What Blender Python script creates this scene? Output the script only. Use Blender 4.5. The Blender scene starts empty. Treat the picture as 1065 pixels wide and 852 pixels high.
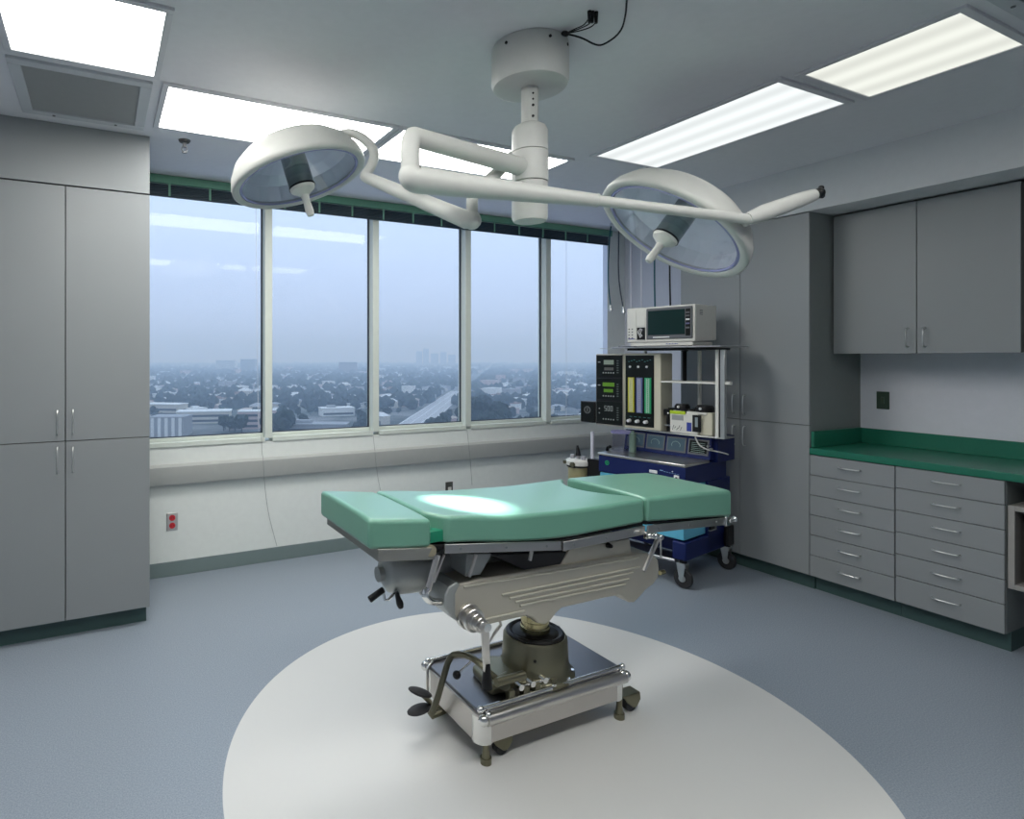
import bpy, bmesh, math, random
from mathutils import Vector, Matrix
random.seed(7)
R = math.radians
scene = bpy.context.scene
COL = scene.collection

# ------------------------------------------------------------------ camera
F_PX, CX, HY, CAM_H, YAW = 616.2, 394.6, 372.5, 1.49, R(25.26)
H = 2.73                                    # ceiling height
cam_d = bpy.data.cameras.new('camera')
cam = bpy.data.objects.new('camera', cam_d); COL.objects.link(cam)
cam_d.sensor_width = 36; cam_d.sensor_fit = 'HORIZONTAL'
cam_d.lens = F_PX / 1065 * 36
cam_d.shift_x = (532.5 - CX) / 1065
cam_d.shift_y = -(426 - HY) / 1065
cam_d.clip_end = 20000; cam_d.clip_start = .05
cam.location = (0, 0, CAM_H); cam.rotation_euler = (R(90), 0, -YAW)
scene.camera = cam

# ------------------------------------------------------------------ view + sky
scene.view_settings.view_transform = 'Standard'
scene.view_settings.look = 'None'
scene.view_settings.exposure = 0.25
scene.cycles.max_bounces = 14; scene.cycles.diffuse_bounces = 7; scene.cycles.glossy_bounces = 6; scene.cycles.transparent_max_bounces = 16
scene.cycles.sample_clamp_indirect = 8
scene.view_settings.gamma = 1.0
scene.view_settings.use_curve_mapping = False
SKY_STRENGTH = 1.5
LAMP_POWER = 11.0         # radiance of the ceiling troffers
w = bpy.data.worlds.new('sky'); scene.world = w; w.use_nodes = True
nt = w.node_tree; nt.nodes.clear()
n_o = nt.nodes.new('ShaderNodeOutputWorld'); n_b = nt.nodes.new('ShaderNodeBackground')
n_t = nt.nodes.new('ShaderNodeTexCoord'); n_s = nt.nodes.new('ShaderNodeSeparateXYZ'); n_r = nt.nodes.new('ShaderNodeValToRGB')
nt.links.new(n_t.outputs['Generated'], n_s.inputs[0]); nt.links.new(n_s.outputs['Z'], n_r.inputs[0])
nt.links.new(n_r.outputs[0], n_b.inputs[0]); nt.links.new(n_b.outputs[0], n_o.inputs[0])
n_b.inputs[1].default_value = SKY_STRENGTH
cr = n_r.color_ramp
cr.elements[0].position = 0.0; cr.elements[0].color = (.34, .43, .66, 1)
cr.elements[1].position = 1.0; cr.elements[1].color = (.48, .61, .79, 1)
e = cr.elements.new(.06); e.color = (.37, .465, .665, 1)
e = cr.elements.new(.30); e.color = (.44, .55, .70, 1)

# ------------------------------------------------------------------ helpers
sY, cY = math.sin(YAW), math.cos(YAW)
def dpt(px, py, zc):                       # photo pixel + distance along the camera axis -> point
    xc = (px - CX) / F_PX * zc
    return Vector((xc * cY + zc * sY, -xc * sY + zc * cY, CAM_H - (py - HY) * zc / F_PX))
def gpt(px, py, z): return dpt(px, py, F_PX * (CAM_H - z) / (py - HY))
def ypt(px, py, Y):
    d = (px - CX) / F_PX; return dpt(px, py, Y / (cY - d * sY))
def xpt(px, py, X):
    d = (px - CX) / F_PX; return dpt(px, py, X / (sY + d * cY))
def camvec(r, u, f): return Vector((r * cY + f * sY, -r * sY + f * cY, u))

MATS = {}
def mat(name, col, rough=.5, metal=0., spec=.5, emit=None, noise=None, bump=None, coat=0., coatr=.1):
    if name in MATS: return MATS[name]
    m = bpy.data.materials.new(name); m.use_nodes = True; MATS[name] = m
    b = m.node_tree.nodes['Principled BSDF']; N = m.node_tree.nodes; L = m.node_tree.links
    b.inputs['Base Color'].default_value = (*col, 1); b.inputs['Roughness'].default_value = rough
    b.inputs['Metallic'].default_value = metal; b.inputs['Specular IOR Level'].default_value = spec
    b.inputs['Coat Weight'].default_value = coat; b.inputs['Coat Roughness'].default_value = coatr
    if emit: b.inputs['Emission Color'].default_value = (*emit[0], 1); b.inputs['Emission Strength'].default_value = emit[1]
    tc = N.new('ShaderNodeTexCoord')
    sc_, amt = noise if noise else (25, .04)          # scale, contrast of a faint colour mottle
    nz = N.new('ShaderNodeTexNoise'); nz.inputs['Scale'].default_value = sc_; nz.inputs['Detail'].default_value = 3
    mp = N.new('ShaderNodeMapRange'); mp.inputs[3].default_value = 1 - amt; mp.inputs[4].default_value = 1 + amt
    mx = N.new('ShaderNodeVectorMath'); mx.operation = 'SCALE'; mx.inputs[0].default_value = col
    L.new(tc.outputs['Object'], nz.inputs['Vector']); L.new(nz.outputs['Fac'], mp.inputs[0])
    L.new(mp.outputs[0], mx.inputs['Scale']); L.new(mx.outputs[0], b.inputs['Base Color'])
    if bump:
        n2 = N.new('ShaderNodeTexNoise'); n2.inputs['Scale'].default_value = bump[0]; n2.inputs['Detail'].default_value = 4
        bp = N.new('ShaderNodeBump'); bp.inputs['Strength'].default_value = bump[1]; bp.inputs['Distance'].default_value = .002
        L.new(tc.outputs['Object'], n2.inputs['Vector']); L.new(n2.outputs['Fac'], bp.inputs['Height']); L.new(bp.outputs[0], b.inputs['Normal'])
    return m

ROOTM = {}
class MB:
    def __init__(s): s.b = bmesh.new()
    def _add(s, vs, fs):
        v = [s.b.verts.new(p) for p in vs]
        for f in fs:
            try: s.b.faces.new([v[i] for i in f])
            except ValueError: pass
        return s
    def box(s, x0, x1, y0, y1, z0, z1, M=None):
        P = [Vector((x, y, z)) for x in (x0, x1) for y in (y0, y1) for z in (z0, z1)]
        if M: P = [M @ p for p in P]
        return s._add(P, [(0, 1, 3, 2), (4, 6, 7, 5), (0, 4, 5, 1), (2, 3, 7, 6), (0, 2, 6, 4), (1, 5, 7, 3)])
    def cyl(s, p0, p1, r0, r1=None, n=20):
        r1 = r0 if r1 is None else r1
        p0, p1 = Vector(p0), Vector(p1); d = (p1 - p0); q = d.to_track_quat('Z', 'Y')
        vs = []
        for p, r in ((p0, r0), (p1, r1)):
            for i in range(n):
                a = 2 * math.pi * i / n; vs.append(p + q @ Vector((r * math.cos(a), r * math.sin(a), 0)))
        fs = [(i, (i + 1) % n, n + (i + 1) % n, n + i) for i in range(n)]
        fs += [tuple(reversed(range(n))), tuple(range(n, 2 * n))]
        return s._add(vs, fs)
    def tube(s, pts, r, n=12, sm=0):
        pts = [Vector(p) for p in pts]; rs = r if isinstance(r, (list, tuple)) else [r] * len(pts)
        for _ in range(sm):                         # corner cutting
            np_, nr = [pts[0]], [rs[0]]
            for i in range(len(pts) - 1):
                a, b = pts[i], pts[i + 1]
                if i > 0: np_.append(a.lerp(b, .25)); nr.append(rs[i] * .75 + rs[i + 1] * .25)
                if i < len(pts) - 2: np_.append(a.lerp(b, .75)); nr.append(rs[i] * .25 + rs[i + 1] * .75)
            np_.append(pts[-1]); nr.append(rs[-1]); pts, rs = np_, nr
        vs = []; up = None
        for i, p in enumerate(pts):
            t = (pts[min(i + 1, len(pts) - 1)] - pts[max(i - 1, 0)]).normalized()
            if up is None:
                up = Vector((0, 0, 1)) if abs(t.z) < .9 else Vector((1, 0, 0))
            a1 = (up - t * up.dot(t)).normalized(); a2 = t.cross(a1); up = a1
            for k in range(n):
                a = 2 * math.pi * k / n; vs.append(p + (a1 * math.cos(a) + a2 * math.sin(a)) * rs[i])
        m = len(pts)
        fs = [(i * n + k, i * n + (k + 1) % n, (i + 1) * n + (k + 1) % n, (i + 1) * n + k) for i in range(m - 1) for k in range(n)]
        fs += [tuple(reversed(range(n))), tuple(range((m - 1) * n, m * n))]
        return s._add(vs, fs)
    def lathe(s, prof, n=40, M=None, cap=True):
        M = M or Matrix(); vs = []
        for r, z in prof:
            for i in range(n):
                a = 2 * math.pi * i / n; vs.append(M @ Vector((r * math.cos(a), r * math.sin(a), z)))
        m = len(prof)
        fs = [(j * n + i, j * n + (i + 1) % n, (j + 1) * n + (i + 1) % n, (j + 1) * n + i) for j in range(m - 1) for i in range(n)]
        if cap: fs += [tuple(reversed(range(n))), tuple(range((m - 1) * n, m * n))]
        return s._add(vs, fs)
    def prism(s, poly, off, M=None):                # polygon of 3-D points swept by vector off
        P = [Vector(p) for p in poly]; n = len(P); off = Vector(off)
        vs = P + [p + off for p in P]
        if M: vs = [M @ p for p in vs]
        fs = [(i, (i + 1) % n, n + (i + 1) % n, n + i) for i in range(n)] + [tuple(reversed(range(n))), tuple(range(n, 2 * n))]
        return s._add(vs, fs)
    def ball(s, c, r, sc=(1, 1, 1), M=None, seg=18):
        T = Matrix.Translation(Vector(c)) @ (M or Matrix()) @ Matrix.Diagonal((r * sc[0], r * sc[1], r * sc[2], 1))
        bmesh.ops.create_uvsphere(s.b, u_segments=seg, v_segments=seg // 2, radius=1, matrix=T); return s
    def build(s, name, m, parent=None, local=False, bevel=0, smooth=35, seg=2, fixn=True):
        if fixn: bmesh.ops.recalc_face_normals(s.b, faces=s.b.faces)
        root = parent
        while root is not None and root.parent is not None: root = root.parent
        if root is not None and not local and root.name in ROOTM:
            s.b.transform(ROOTM[root.name].inverted())
        me = bpy.data.meshes.new(name); s.b.to_mesh(me); s.b.free()
        for p in me.polygons: p.use_smooth = True
        try: me.set_sharp_from_angle(angle=R(smooth))
        except Exception: pass
        o = bpy.data.objects.new(name, me); COL.objects.link(o)
        for mm in (m if isinstance(m, (list, tuple)) else [m]): me.materials.append(mm)
        if parent is not None: o.parent = parent
        if bevel:
            bv = o.modifiers.new('bevel', 'BEVEL'); bv.width = bevel; bv.segments = seg; bv.limit_method = 'ANGLE'; bv.angle_limit = R(40)
            bv.harden_normals = False
        return o
def tag(o, label=None, cat=None, group=None, kind=None):
    if label: o['label'] = label
    if cat: o['category'] = cat
    if group: o['group'] = group
    if kind: o['kind'] = kind
    return o
def thing(name, label, cat, loc, rotz=0, group=None):
    o = bpy.data.objects.new(name, None); COL.objects.link(o)
    o.empty_display_size = .1
    o.location = loc; o.rotation_euler = (0, 0, rotz)
    ROOTM[o.name] = Matrix.Translation(Vector(loc)) @ Matrix.Rotation(rotz, 4, 'Z')
    return tag(o, label, cat, group)
def struct(name, mb, m, **k):
    o = mb.build(name, m, **k); o['kind'] = 'structure'; return o
def rounded_rect(x0, x1, y0, y1, r, n=6):
    pts = []
    for cx, cy, a0 in ((x1 - r, y1 - r, 0), (x0 + r, y1 - r, 90), (x0 + r, y0 + r, 180), (x1 - r, y0 + r, 270)):
        for i in range(n + 1):
            a = R(a0 + 90 * i / n); pts.append((cx + r * math.cos(a), cy + r * math.sin(a)))
    return pts
def axisM(origin, z):                       # matrix whose local Z is z
    q = Vector(z).normalized().to_track_quat('Z', 'Y'); return Matrix.Translation(Vector(origin)) @ q.to_matrix().to_4x4()

# ------------------------------------------------------------------ materials
M_wall = mat('painted_wall', (.74, .77, .74), .6, bump=(180, .05))
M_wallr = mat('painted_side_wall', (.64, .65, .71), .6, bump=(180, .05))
M_ceil = mat('painted_ceiling', (.69, .69, .71), .8, bump=(120, .05))
M_soffit = mat('soffit_paint', (.62, .63, .64), .7)
M_lam = mat('grey_laminate', (.25, .265, .27), .42, noise=(3, .03))
M_lamd = mat('laminate_carcass', (.19, .21, .205), .5)
M_gap = mat('shadow_gap', (.02, .025, .025), .8)  # painted shade for the joints between doors and drawers
M_base = mat('green_vinyl_base', (.045, .09, .085), .5)
M_basew = mat('teal_vinyl_base', (.17, .22, .22), .5)
M_rail = mat('grey_wall_guard', (.42, .43, .41), .45)
M_frame = mat('window_frame_paint', (.62, .66, .60), .45)
M_gask = mat('window_gasket', (.02, .03, .05), .5)
M_green = mat('green_worktop', (.012, .145, .09), .32, noise=(60, .08))
M_alu = mat('satin_aluminium', (.62, .63, .62), .32, 1)
M_chrome = mat('chrome', (.78, .78, .76), .12, 1)
M_steel = mat('brushed_steel', (.62, .60, .57), .28, 1, noise=(8, .05))
M_plate = mat('dark_steel_plate', (.23, .23, .245), .36, 1, noise=(6, .06))
M_gun = mat('olive_bronze_casting', (.20, .19, .13), .33, .85, noise=(12, .1))
M_champ = mat('champagne_aluminium', (.55, .52, .44), .42, .6, noise=(5, .03))
M_brass = mat('brass_neck', (.42, .38, .22), .25, 1)
M_cast = mat('grey_casting', (.36, .38, .37), .38, .45, noise=(12, .05))
M_black = mat('black_plastic', (.006, .006, .007), .4, spec=.3)
M_rub = mat('black_rubber', (.02, .02, .022), .7)
M_vinyl = mat('green_vinyl', (.145, .34, .25), .34, noise=(6, .05), bump=(300, .04), coat=.5, coatr=.28)
M_white = mat('white_enamel', (.56, .565, .53), .40)
M_whitep = mat('white_plastic', (.66, .65, .60), .45)
M_cream = mat('cream_plastic', (.56, .53, .42), .5)
M_navy = mat('navy_enamel', (.004, .012, .085), .4, spec=.35)
M_sky = mat('light_blue_enamel', (.10, .40, .56), .4)
M_red = mat('red_plastic', (.55, .02, .03), .4)
M_dkgreen = mat('dark_green_plate', (.03, .06, .04), .5)
M_bhead = mat('green_head_rail', (.16, .36, .25), .5)
M_blind = mat('dark_blind_slats', (.012, .035, .05), .5, noise=(30, .2))
M_screen = mat('dark_crt_glass', (.006, .025, .024), .12)
M_panel = mat('black_instrument_face', (.004, .006, .006), .35, spec=.25)
M_greybez = mat('grey_bezel', (.11, .115, .125), .5)
M_ygreen = mat('lit_green_display', (.06, .16, .01), .3, emit=((.25, .55, .03), .12))
M_gdisp = mat('pale_display', (.16, .20, .16), .3, emit=((.4, .5, .4), .12))
M_white_m = mat('white_marking', (.75, .75, .75), .5)
M_blue_m = mat('blue_marking', (.03, .05, .30), .5)
M_vent = mat('vent_grey', (.40, .41, .41), .6)
M_ventd = mat('vent_dark', (.10, .11, .13), .6)

def emis(name, col, strength, stripes=None):
    m = bpy.data.materials.new(name); m.use_nodes = True; N = m.node_tree.nodes; L = m.node_tree.links
    N.clear(); o = N.new('ShaderNodeOutputMaterial'); e = N.new('ShaderNodeEmission'); L.new(e.outputs[0], o.inputs[0])
    e.inputs[0].default_value = (*col, 1); e.inputs[1].default_value = strength
    if stripes:                                     # tubes behind the prismatic lens
        tc = N.new('ShaderNodeTexCoord'); wv = N.new('ShaderNodeTexWave'); wv.bands_direction = stripes[0]
        wv.inputs['Scale'].default_value = stripes[1]; mp = N.new('ShaderNodeMapRange')
        mp.inputs[3].default_value = strength * .86; mp.inputs[4].default_value = strength * 1.06
        L.new(tc.outputs['Object'], wv.inputs['Vector']); L.new(wv.outputs['Fac'], mp.inputs[0]); L.new(mp.outputs[0], e.inputs[1])
    return m
E_hot = emis('troffer_lens_bright', (1, 1, .97), LAMP_POWER, ('Y', 1.9))
E_mid = emis('troffer_lens_medium', (1, 1, .98), LAMP_POWER * .6)
E_side = emis('troffer_lens_side', (.95, 1, 1), 1.0 - .17, ('X', 1.9))
E_warm = emis('troffer_lens_warm', (.93, .95, .87), .80, ('X', 1.9))

def mat_floor():
    m = bpy.data.materials.new('speckled_vinyl_floor'); m.use_nodes = True; N = m.node_tree.nodes; L = m.node_tree.links
    b = N['Principled BSDF']; b.inputs['Roughness'].default_value = .36; b.inputs['Specular IOR Level'].default_value = .35
    g = N.new('ShaderNodeNewGeometry'); sp = N.new('ShaderNodeTexNoise'); sp.inputs['Scale'].default_value = 190; sp.inputs['Detail'].default_value = 4
    L.new(g.outputs['Position'], sp.inputs['Vector'])
    rp = N.new('ShaderNodeValToRGB'); rp.color_ramp.elements[0].position = .35; rp.color_ramp.elements[1].position = .68
    rp.color_ramp.elements[0].color = (.20, .235, .275, 1); rp.color_ramp.elements[1].color = (.30, .34, .385, 1)
    L.new(sp.outputs['Fac'], rp.inputs[0])
    n2 = N.new('ShaderNodeTexNoise'); n2.inputs['Scale'].default_value = 1.3; L.new(g.outputs['Position'], n2.inputs['Vector'])
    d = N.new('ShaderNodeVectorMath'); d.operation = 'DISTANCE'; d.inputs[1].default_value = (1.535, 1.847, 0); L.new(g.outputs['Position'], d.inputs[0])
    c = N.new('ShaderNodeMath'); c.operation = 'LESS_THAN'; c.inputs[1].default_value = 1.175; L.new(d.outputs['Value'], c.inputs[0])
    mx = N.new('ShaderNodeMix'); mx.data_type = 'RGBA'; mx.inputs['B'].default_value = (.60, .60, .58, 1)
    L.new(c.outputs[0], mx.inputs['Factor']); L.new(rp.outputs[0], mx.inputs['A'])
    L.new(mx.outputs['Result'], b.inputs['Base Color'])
    bp = N.new('ShaderNodeBump'); bp.inputs['Strength'].default_value = .008; L.new(sp.outputs['Fac'], bp.inputs['Height']); L.new(bp.outputs[0], b.inputs['Normal'])
    return m
def mat_pane(name, tint, refl=1.0, rough=0.0):
    m = bpy.data.materials.new(name); m.use_nodes = True; N = m.node_tree.nodes; L = m.node_tree.links
    N.clear(); o = N.new('ShaderNodeOutputMaterial'); t = N.new('ShaderNodeBsdfTransparent'); g = N.new('ShaderNodeBsdfGlossy')
    t.inputs[0].default_value = (*tint, 1); g.inputs['Roughness'].default_value = rough; g.inputs[0].default_value = (refl, refl, refl, 1)
    f = N.new('ShaderNodeFresnel'); f.inputs[0].default_value = 1.5; x = N.new('ShaderNodeMixShader')
    ge = N.new('ShaderNodeNewGeometry'); k = N.new('ShaderNodeMath'); k.operation = 'SUBTRACT'; k.inputs[0].default_value = 1; L.new(ge.outputs['Backfacing'], k.inputs[1])
    k2 = N.new('ShaderNodeMath'); k2.operation = 'MULTIPLY'; L.new(f.outputs[0], k2.inputs[0]); L.new(k.outputs[0], k2.inputs[1])
    L.new(k2.outputs[0], x.inputs[0]); L.new(t.outputs[0], x.inputs[1]); L.new(g.outputs[0], x.inputs[2]); L.new(x.outputs[0], o.inputs[0])
    return m
M_floor = mat_floor()
M_pane = mat_pane('window_glass', (.97, .985, 1.0), .4, .03)
M_clear = mat_pane('clear_acrylic', (.93, .93, .97), .9, .02)
M_lens = mat_pane('lamp_cover_glass', (.93, .94, .98), .8, .01)

# ================================================================== SETTING
XL, XR, YB, YW, SO = -2.6, 4.70, -2.4, 4.27, 4.11      # left, right, back, window wall, soffit face
YG = 4.35                                                # plane of the glass
struct('floor', MB().box(XL - .15, XR + .15, YB - .15, YG + .2, -.12, 0), M_floor)
struct('ceiling', MB().box(XL - .15, XR + .15, YB - .15, YG + .2, H, H + .12), M_ceil)
struct('wall_left', MB().box(XL - .15, XL, YB, YG + .2, 0, H), M_wallr)
struct('wall_back', MB().box(XL - .15, XR + .15, YB - .15, YB, 0, H), M_wallr)
struct('wall_right', MB().box(XR, XR + .15, YB, YG + .2, 0, H), M_wallr)
WX0, WX1, SILL = -2.0, 4.47, .925
ww = MB()
ww.box(XL, XR, YW, YG + .2, 0, SILL - .045)              # below the windows
ww.prism([(WX1, YW, SILL - .045), (XR, YW, SILL - .045), (XR, YG + .012, SILL - .045), (4.575, YG + .012, SILL - .045)], (0, 0, H - SILL + .045))             # pier at the corner
ww.box(XL, WX0, YW, YG + .2, SILL - .045, H)
ww.box(WX0, 4.57, YW + .02, YG + .2, 2.70, H)
struct('wall_window', ww, M_wall)
# soffit over the right-hand cabinets, wall guard
struct('trim_1', MB().box(SO - .005, XR, YB, 3.19, 2.432, H), M_soffit)
mb = MB(); mb.prism([(.25, YW, .631), (.25, YW - .045, .631), (.25, YW - .05, .64), (.25, YW - .05, .752), (.25, YW - .035, .762), (.25, YW, .765)], (XR - .25, 0, 0))
struct('trim_2', mb, M_rail)
struct('baseboard_window', MB().box(.25, XR - .005, YW - .008, YW, 0, .10), M_basew, bevel=.003)
struct('baseboard_right', MB().box(XR - .008, XR, 3.20, YW - .01, 0, .10), M_basew, bevel=.003)
# panel joints on the window wall: thin grooves modelled as dark reveals are left to the cords
# ---- windows
edges = [.30 - .846, .30 + .0, 1.117, 1.983, 2.860, 3.738, WX1]      # centre lines of mullions
cl = [-1.48, -.61, .26, 1.117, 1.983, 2.856, 3.735]
bounds = [WX0] + [c for c in cl if c > WX0 + .3] + [4.572]
for i in range(len(bounds) - 1):
    a, b = bounds[i], bounds[i + 1]
    fr = MB(); z0, z1 = SILL, 2.70
    if i > 0: fr.box(a - .028, a + .028, YW - .004, YG + .03, z0 - .02, z1)            # mullion at its left
    else: fr.box(a, a + .028, YW - .004, YG + .03, z0 - .02, z1)
    l = a + .028; r = b - (.028 if i < len(bounds) - 2 else .004)
    fr.box(l, min(r, 4.469), YW - .01, YG + .03, z0 - .045, z0 - .012)                                  # stool
    fr.box(l, r, YG - .03, YG + .03, z0 - .012, z0 + .012)
    fr.box(l, r, YG - .03, YG + .03, z1 - .03, z1)
    o = fr.build('window_%d' % (i + 1), M_frame, bevel=.003); o['kind'] = 'structure'
    gk = MB(); t = .007
    for (x0, x1, zz0, zz1) in ((l, l + t, z0 + .012, z1 - .03), (r - t * 1.6, r, z0 + .012, z1 - .03), (l, r, z0 + .012, z0 + .012 + t)):
        if x0 > 4.5: continue
        gk.box(x0, x1, YG - .012, YG - .001, zz0, zz1)
    gk.build('gasket', M_gask, o)
    MB().box(l, r, YG, YG + .006, z0 + .012, z1 - .03).build('glass_pane', M_pane, o)

# ================================================================== CEILING FITTINGS
def troffer(x0, x1, y0, y1, em, label, group='fluorescent ceiling lights set in a ring'):
    t = thing('ceiling_light', label, 'ceiling light', ((x0 + x1) / 2, (y0 + y1) / 2, H), 0, group)
    f = MB(); k = .028; z0, z1 = H - .012, H + .004
    for bx in ((x0 - k, x1 + k, y0 - k, y0), (x0 - k, x1 + k, y1, y1 + k), (x0 - k, x0, y0, y1), (x1, x1 + k, y0, y1)):
        f.box(*bx, z0, z1)
    f.build('frame', mat('troffer_frame', (.62, .62, .64), .5), t, bevel=.002)
    MB().box(x0 + .001, x1 - .001, y0 + .001, y1 - .001, H - .007, H + .002).build('diffuser', em, t)
    return t
troffer(-.318, .212, 2.233, 2.758, E_hot, 'square lit ceiling light at top left, beside the grey ceiling vent')
troffer(.284, 1.418, 2.838, 3.352, E_hot, 'long lit ceiling light before the windows, above the left lamp head')
troffer(1.486, 2.64, 2.838, 3.30, E_hot, 'long lit ceiling light partly hidden behind the white lamp column')
troffer(2.735, 3.255, 1.63, 2.70, E_side, 'long striped ceiling light right of the lamp column, farther of the right pair')
troffer(2.77, 3.28, 1.025, 1.54, E_warm, 'square warm white ceiling light at top right, nearest the soffit')
# the rest of the ring of lights, overhead behind the camera's field
troffer(.284, 1.418, .33, .85, E_hot, 'long ceiling light of the ring overhead near the camera, left')
troffer(1.486, 2.64, .33, .85, E_mid, 'long ceiling light of the ring overhead near the camera, right')
troffer(-.318, .212, 1.03, 2.10, E_hot, 'long ceiling light of the ring overhead left of the lamp column')
def vent(x0, x1, y0, y1, face, label):
    t = thing('ceiling_vent', label, 'ceiling vent', ((x0 + x1) / 2, (y0 + y1) / 2, H), 0)
    f = MB(); k = .05
    for bx in ((x0 - k, x1 + k, y0 - k, y0), (x0 - k, x1 + k, y1, y1 + k), (x0 - k, x0, y0, y1), (x1, x1 + k, y0, y1)):
        f.box(*bx, H - .014, H + .004)
    f.build('frame', mat('vent_frame', (.50, .52, .54), .5), t, bevel=.003)
    g = MB(); g.box(x0, x1, y0, y1, H - .003, H + .004)
    n = 46
    for i in range(n):
        y = y0 + (y1 - y0) * (i + .5) / n; g.box(x0, x1, y - .0022, y + .0022, H - .008, H - .003)
    g.build('grille', face, t)
    for sx in (x0 + .09, x1 - .09): MB().cyl((sx, y1 + .025, H - .017), (sx, y1 + .025, H - .013), .007).build('screw', M_greybez, t)
vent(-.30, .165, 2.885, 3.385, M_vent, 'grey ceiling vent in a pale frame above the left cupboard')
vent(2.79, 3.27, .43, .90, M_ventd, 'dark ceiling vent at the top right corner beyond the warm light')
t = thing('fire_sprinkler', 'small metal fire sprinkler on the ceiling near the left cupboard', 'sprinkler', (.436, 3.524, H))
MB().cyl((.436, 3.524, H), (.436, 3.524, H - .012), .034, .028).build('escutcheon', mat('dark_metal', (.16, .15, .14), .4, .7), t)
mb = MB().cyl((.436, 3.524, H - .012), (.436, 3.524, H - .04), .011)
mb.tube([(.425, 3.524, H - .035), (.420, 3.524, H - .055), (.436, 3.524, H - .07)], .003); mb.tube([(.447, 3.524, H - .035), (.452, 3.524, H - .055), (.436, 3.524, H - .07)], .003)
mb.cyl((.436, 3.524, H - .068), (.436, 3.524, H - .072), .014)
mb.build('deflector', mat('dull_metal', (.3, .3, .3), .5, .6), t)

# ================================================================== WINDOW BLIND (raised) AND CORDS
t = thing('window_blind', 'raised dark blind under a green head rail along the tops of the windows', 'blind', (2.4, YW - .02, 2.69))
MB().box(.26, WX1 + .03, YW - .035, YW - .008, 2.672, 2.727).build('head_rail', M_bhead, t, bevel=.003)
sl = MB()
for k in range(7): sl.box(.27, WX1 - .01, YW - .030, YW - .008, 2.592 + k * .011, 2.598 + k * .011)
sl.box(.27, WX1 - .01, YW - .032, YW - .006, 2.584, 2.590)
sl.build('slat_stack', M_blind, t)
x = .42
while x < 4.4:
    MB().box(x, x + .014, YW - .0345, YW - .032, 2.588, 2.672).build('ladder_tape', M_bhead, t); x += .268
def cord(name, pts, r, m, label, cat, group=None, sm=2):
    o = MB().tube(pts, r, 8, sm).build(name, m); return tag(o, label, cat, group)
M_cord = mat('grey_cord', (.30, .32, .31), .7)
cf = YW - .055
cord('blind_cord', [(1.06, YW - .012, .93), (1.062, YW - .02, .88), (1.062, YW - .026, .80), ypt(274, 478, cf), ypt(275, 503, cf), ypt(279, 535, YW - .012), ypt(288, 568, YW - .012)], .0018, M_cord, 'thin blind cord hanging down the wall below the first mullion, left of the table', 'cord')
cord('blind_cord', [ypt(388, 452, YW - .012), ypt(390, 470, cf), ypt(392, 492, cf), ypt(396, 512, YW - .012), ypt(402, 540, YW - .012)], .0016, M_cord, 'thin blind cord hanging over the wall guard behind the head end of the table', 'cord')
cord('blind_cord', [ypt(485, 441, YW - .012), ypt(487, 458, cf), ypt(489, 477, cf), ypt(491, 505, YW - .012)], .0016, M_cord, 'thin blind cord hanging beside the small dark wall socket', 'cord')
cord('blind_cord', [ypt(266, 205, YW - .03), ypt(267, 300, YW - .03), ypt(268, 400, YW - .03), ypt(269, 449, YW - .03)], .0014, M_white_m, 'pale blind pull cord hanging before the leftmost window pane', 'cord')
cord('blind_cord', [ypt(589, 250, YW - .03), ypt(589, 400, YW - .03), ypt(589, 438, YW - .03)], .0014, M_white_m, 'pale blind pull cord hanging before the rightmost window pane', 'cord')

# ================================================================== SOCKETS AND SWITCH
c = ypt(179, 542.5, YW)
t = thing('wall_socket', 'steel wall socket with two red outlets low on the wall under the window', 'socket', (c.x, YW, c.z))
MB().box(c.x - .037, c.x + .037, YW - .006, YW, c.z - .06, c.z + .06).build('cover_plate', M_steel, t, bevel=.003)
for dz in (.026, -.026):
    o = MB().lathe([(.0, .0), (.020, .0), (.020, .004), (.0, .004)], 24, axisM((c.x, YW - .006, c.z + dz), (0, -1, 0))).build('outlet', M_red, t)
    mb = MB()
    for dx in (-.007, .007): mb.box(c.x + dx - .0012, c.x + dx + .0012, YW - .0108, YW - .0098, c.z + dz - .004, c.z + dz + .006)
    mb.build('slots', M_black, o)
c = ypt(467, 508, YW)
t = thing('wall_socket', 'small dark wall socket low on the wall behind the operating table', 'socket', (c.x, YW, c.z))
MB().box(c.x - .036, c.x + .036, YW - .005, YW, c.z - .055, c.z + .055).build('cover_plate', mat('bronze_plate', (.10, .10, .09), .4, .4), t, bevel=.003)
MB().box(c.x - .014, c.x + .018, YW - .010, YW - .005, c.z - .04, c.z + .012).build('outlet', M_whitep, t, bevel=.002)
c = xpt(918.5, 416.5, XR)
t = thing('light_switch', 'dark green switch plate on the wall above the worktop', 'switch', (XR, c.y, c.z))
MB().box(XR - .005, XR, c.y - .036, c.y + .036, c.z - .058, c.z + .058).build('cover_plate', M_dkgreen, t, bevel=.003)
MB().box(XR - .011, XR - .005, c.y - .010, c.y + .010, c.z - .022, c.z + .022).build('rocker', mat('switch_rocker', (.05, .08, .05), .4), t, bevel=.002)

# ================================================================== CUPBOARDS
def bar_handle(parent, p, q, out, r=.004, m=None):
    p, q, out = Vector(p), Vector(q), Vector(out)
    d = (q - p).normalized() * .006
    MB().tube([p, p + out, q + out, q], r, 10, 2).build('handle', m or M_alu, parent)
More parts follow.
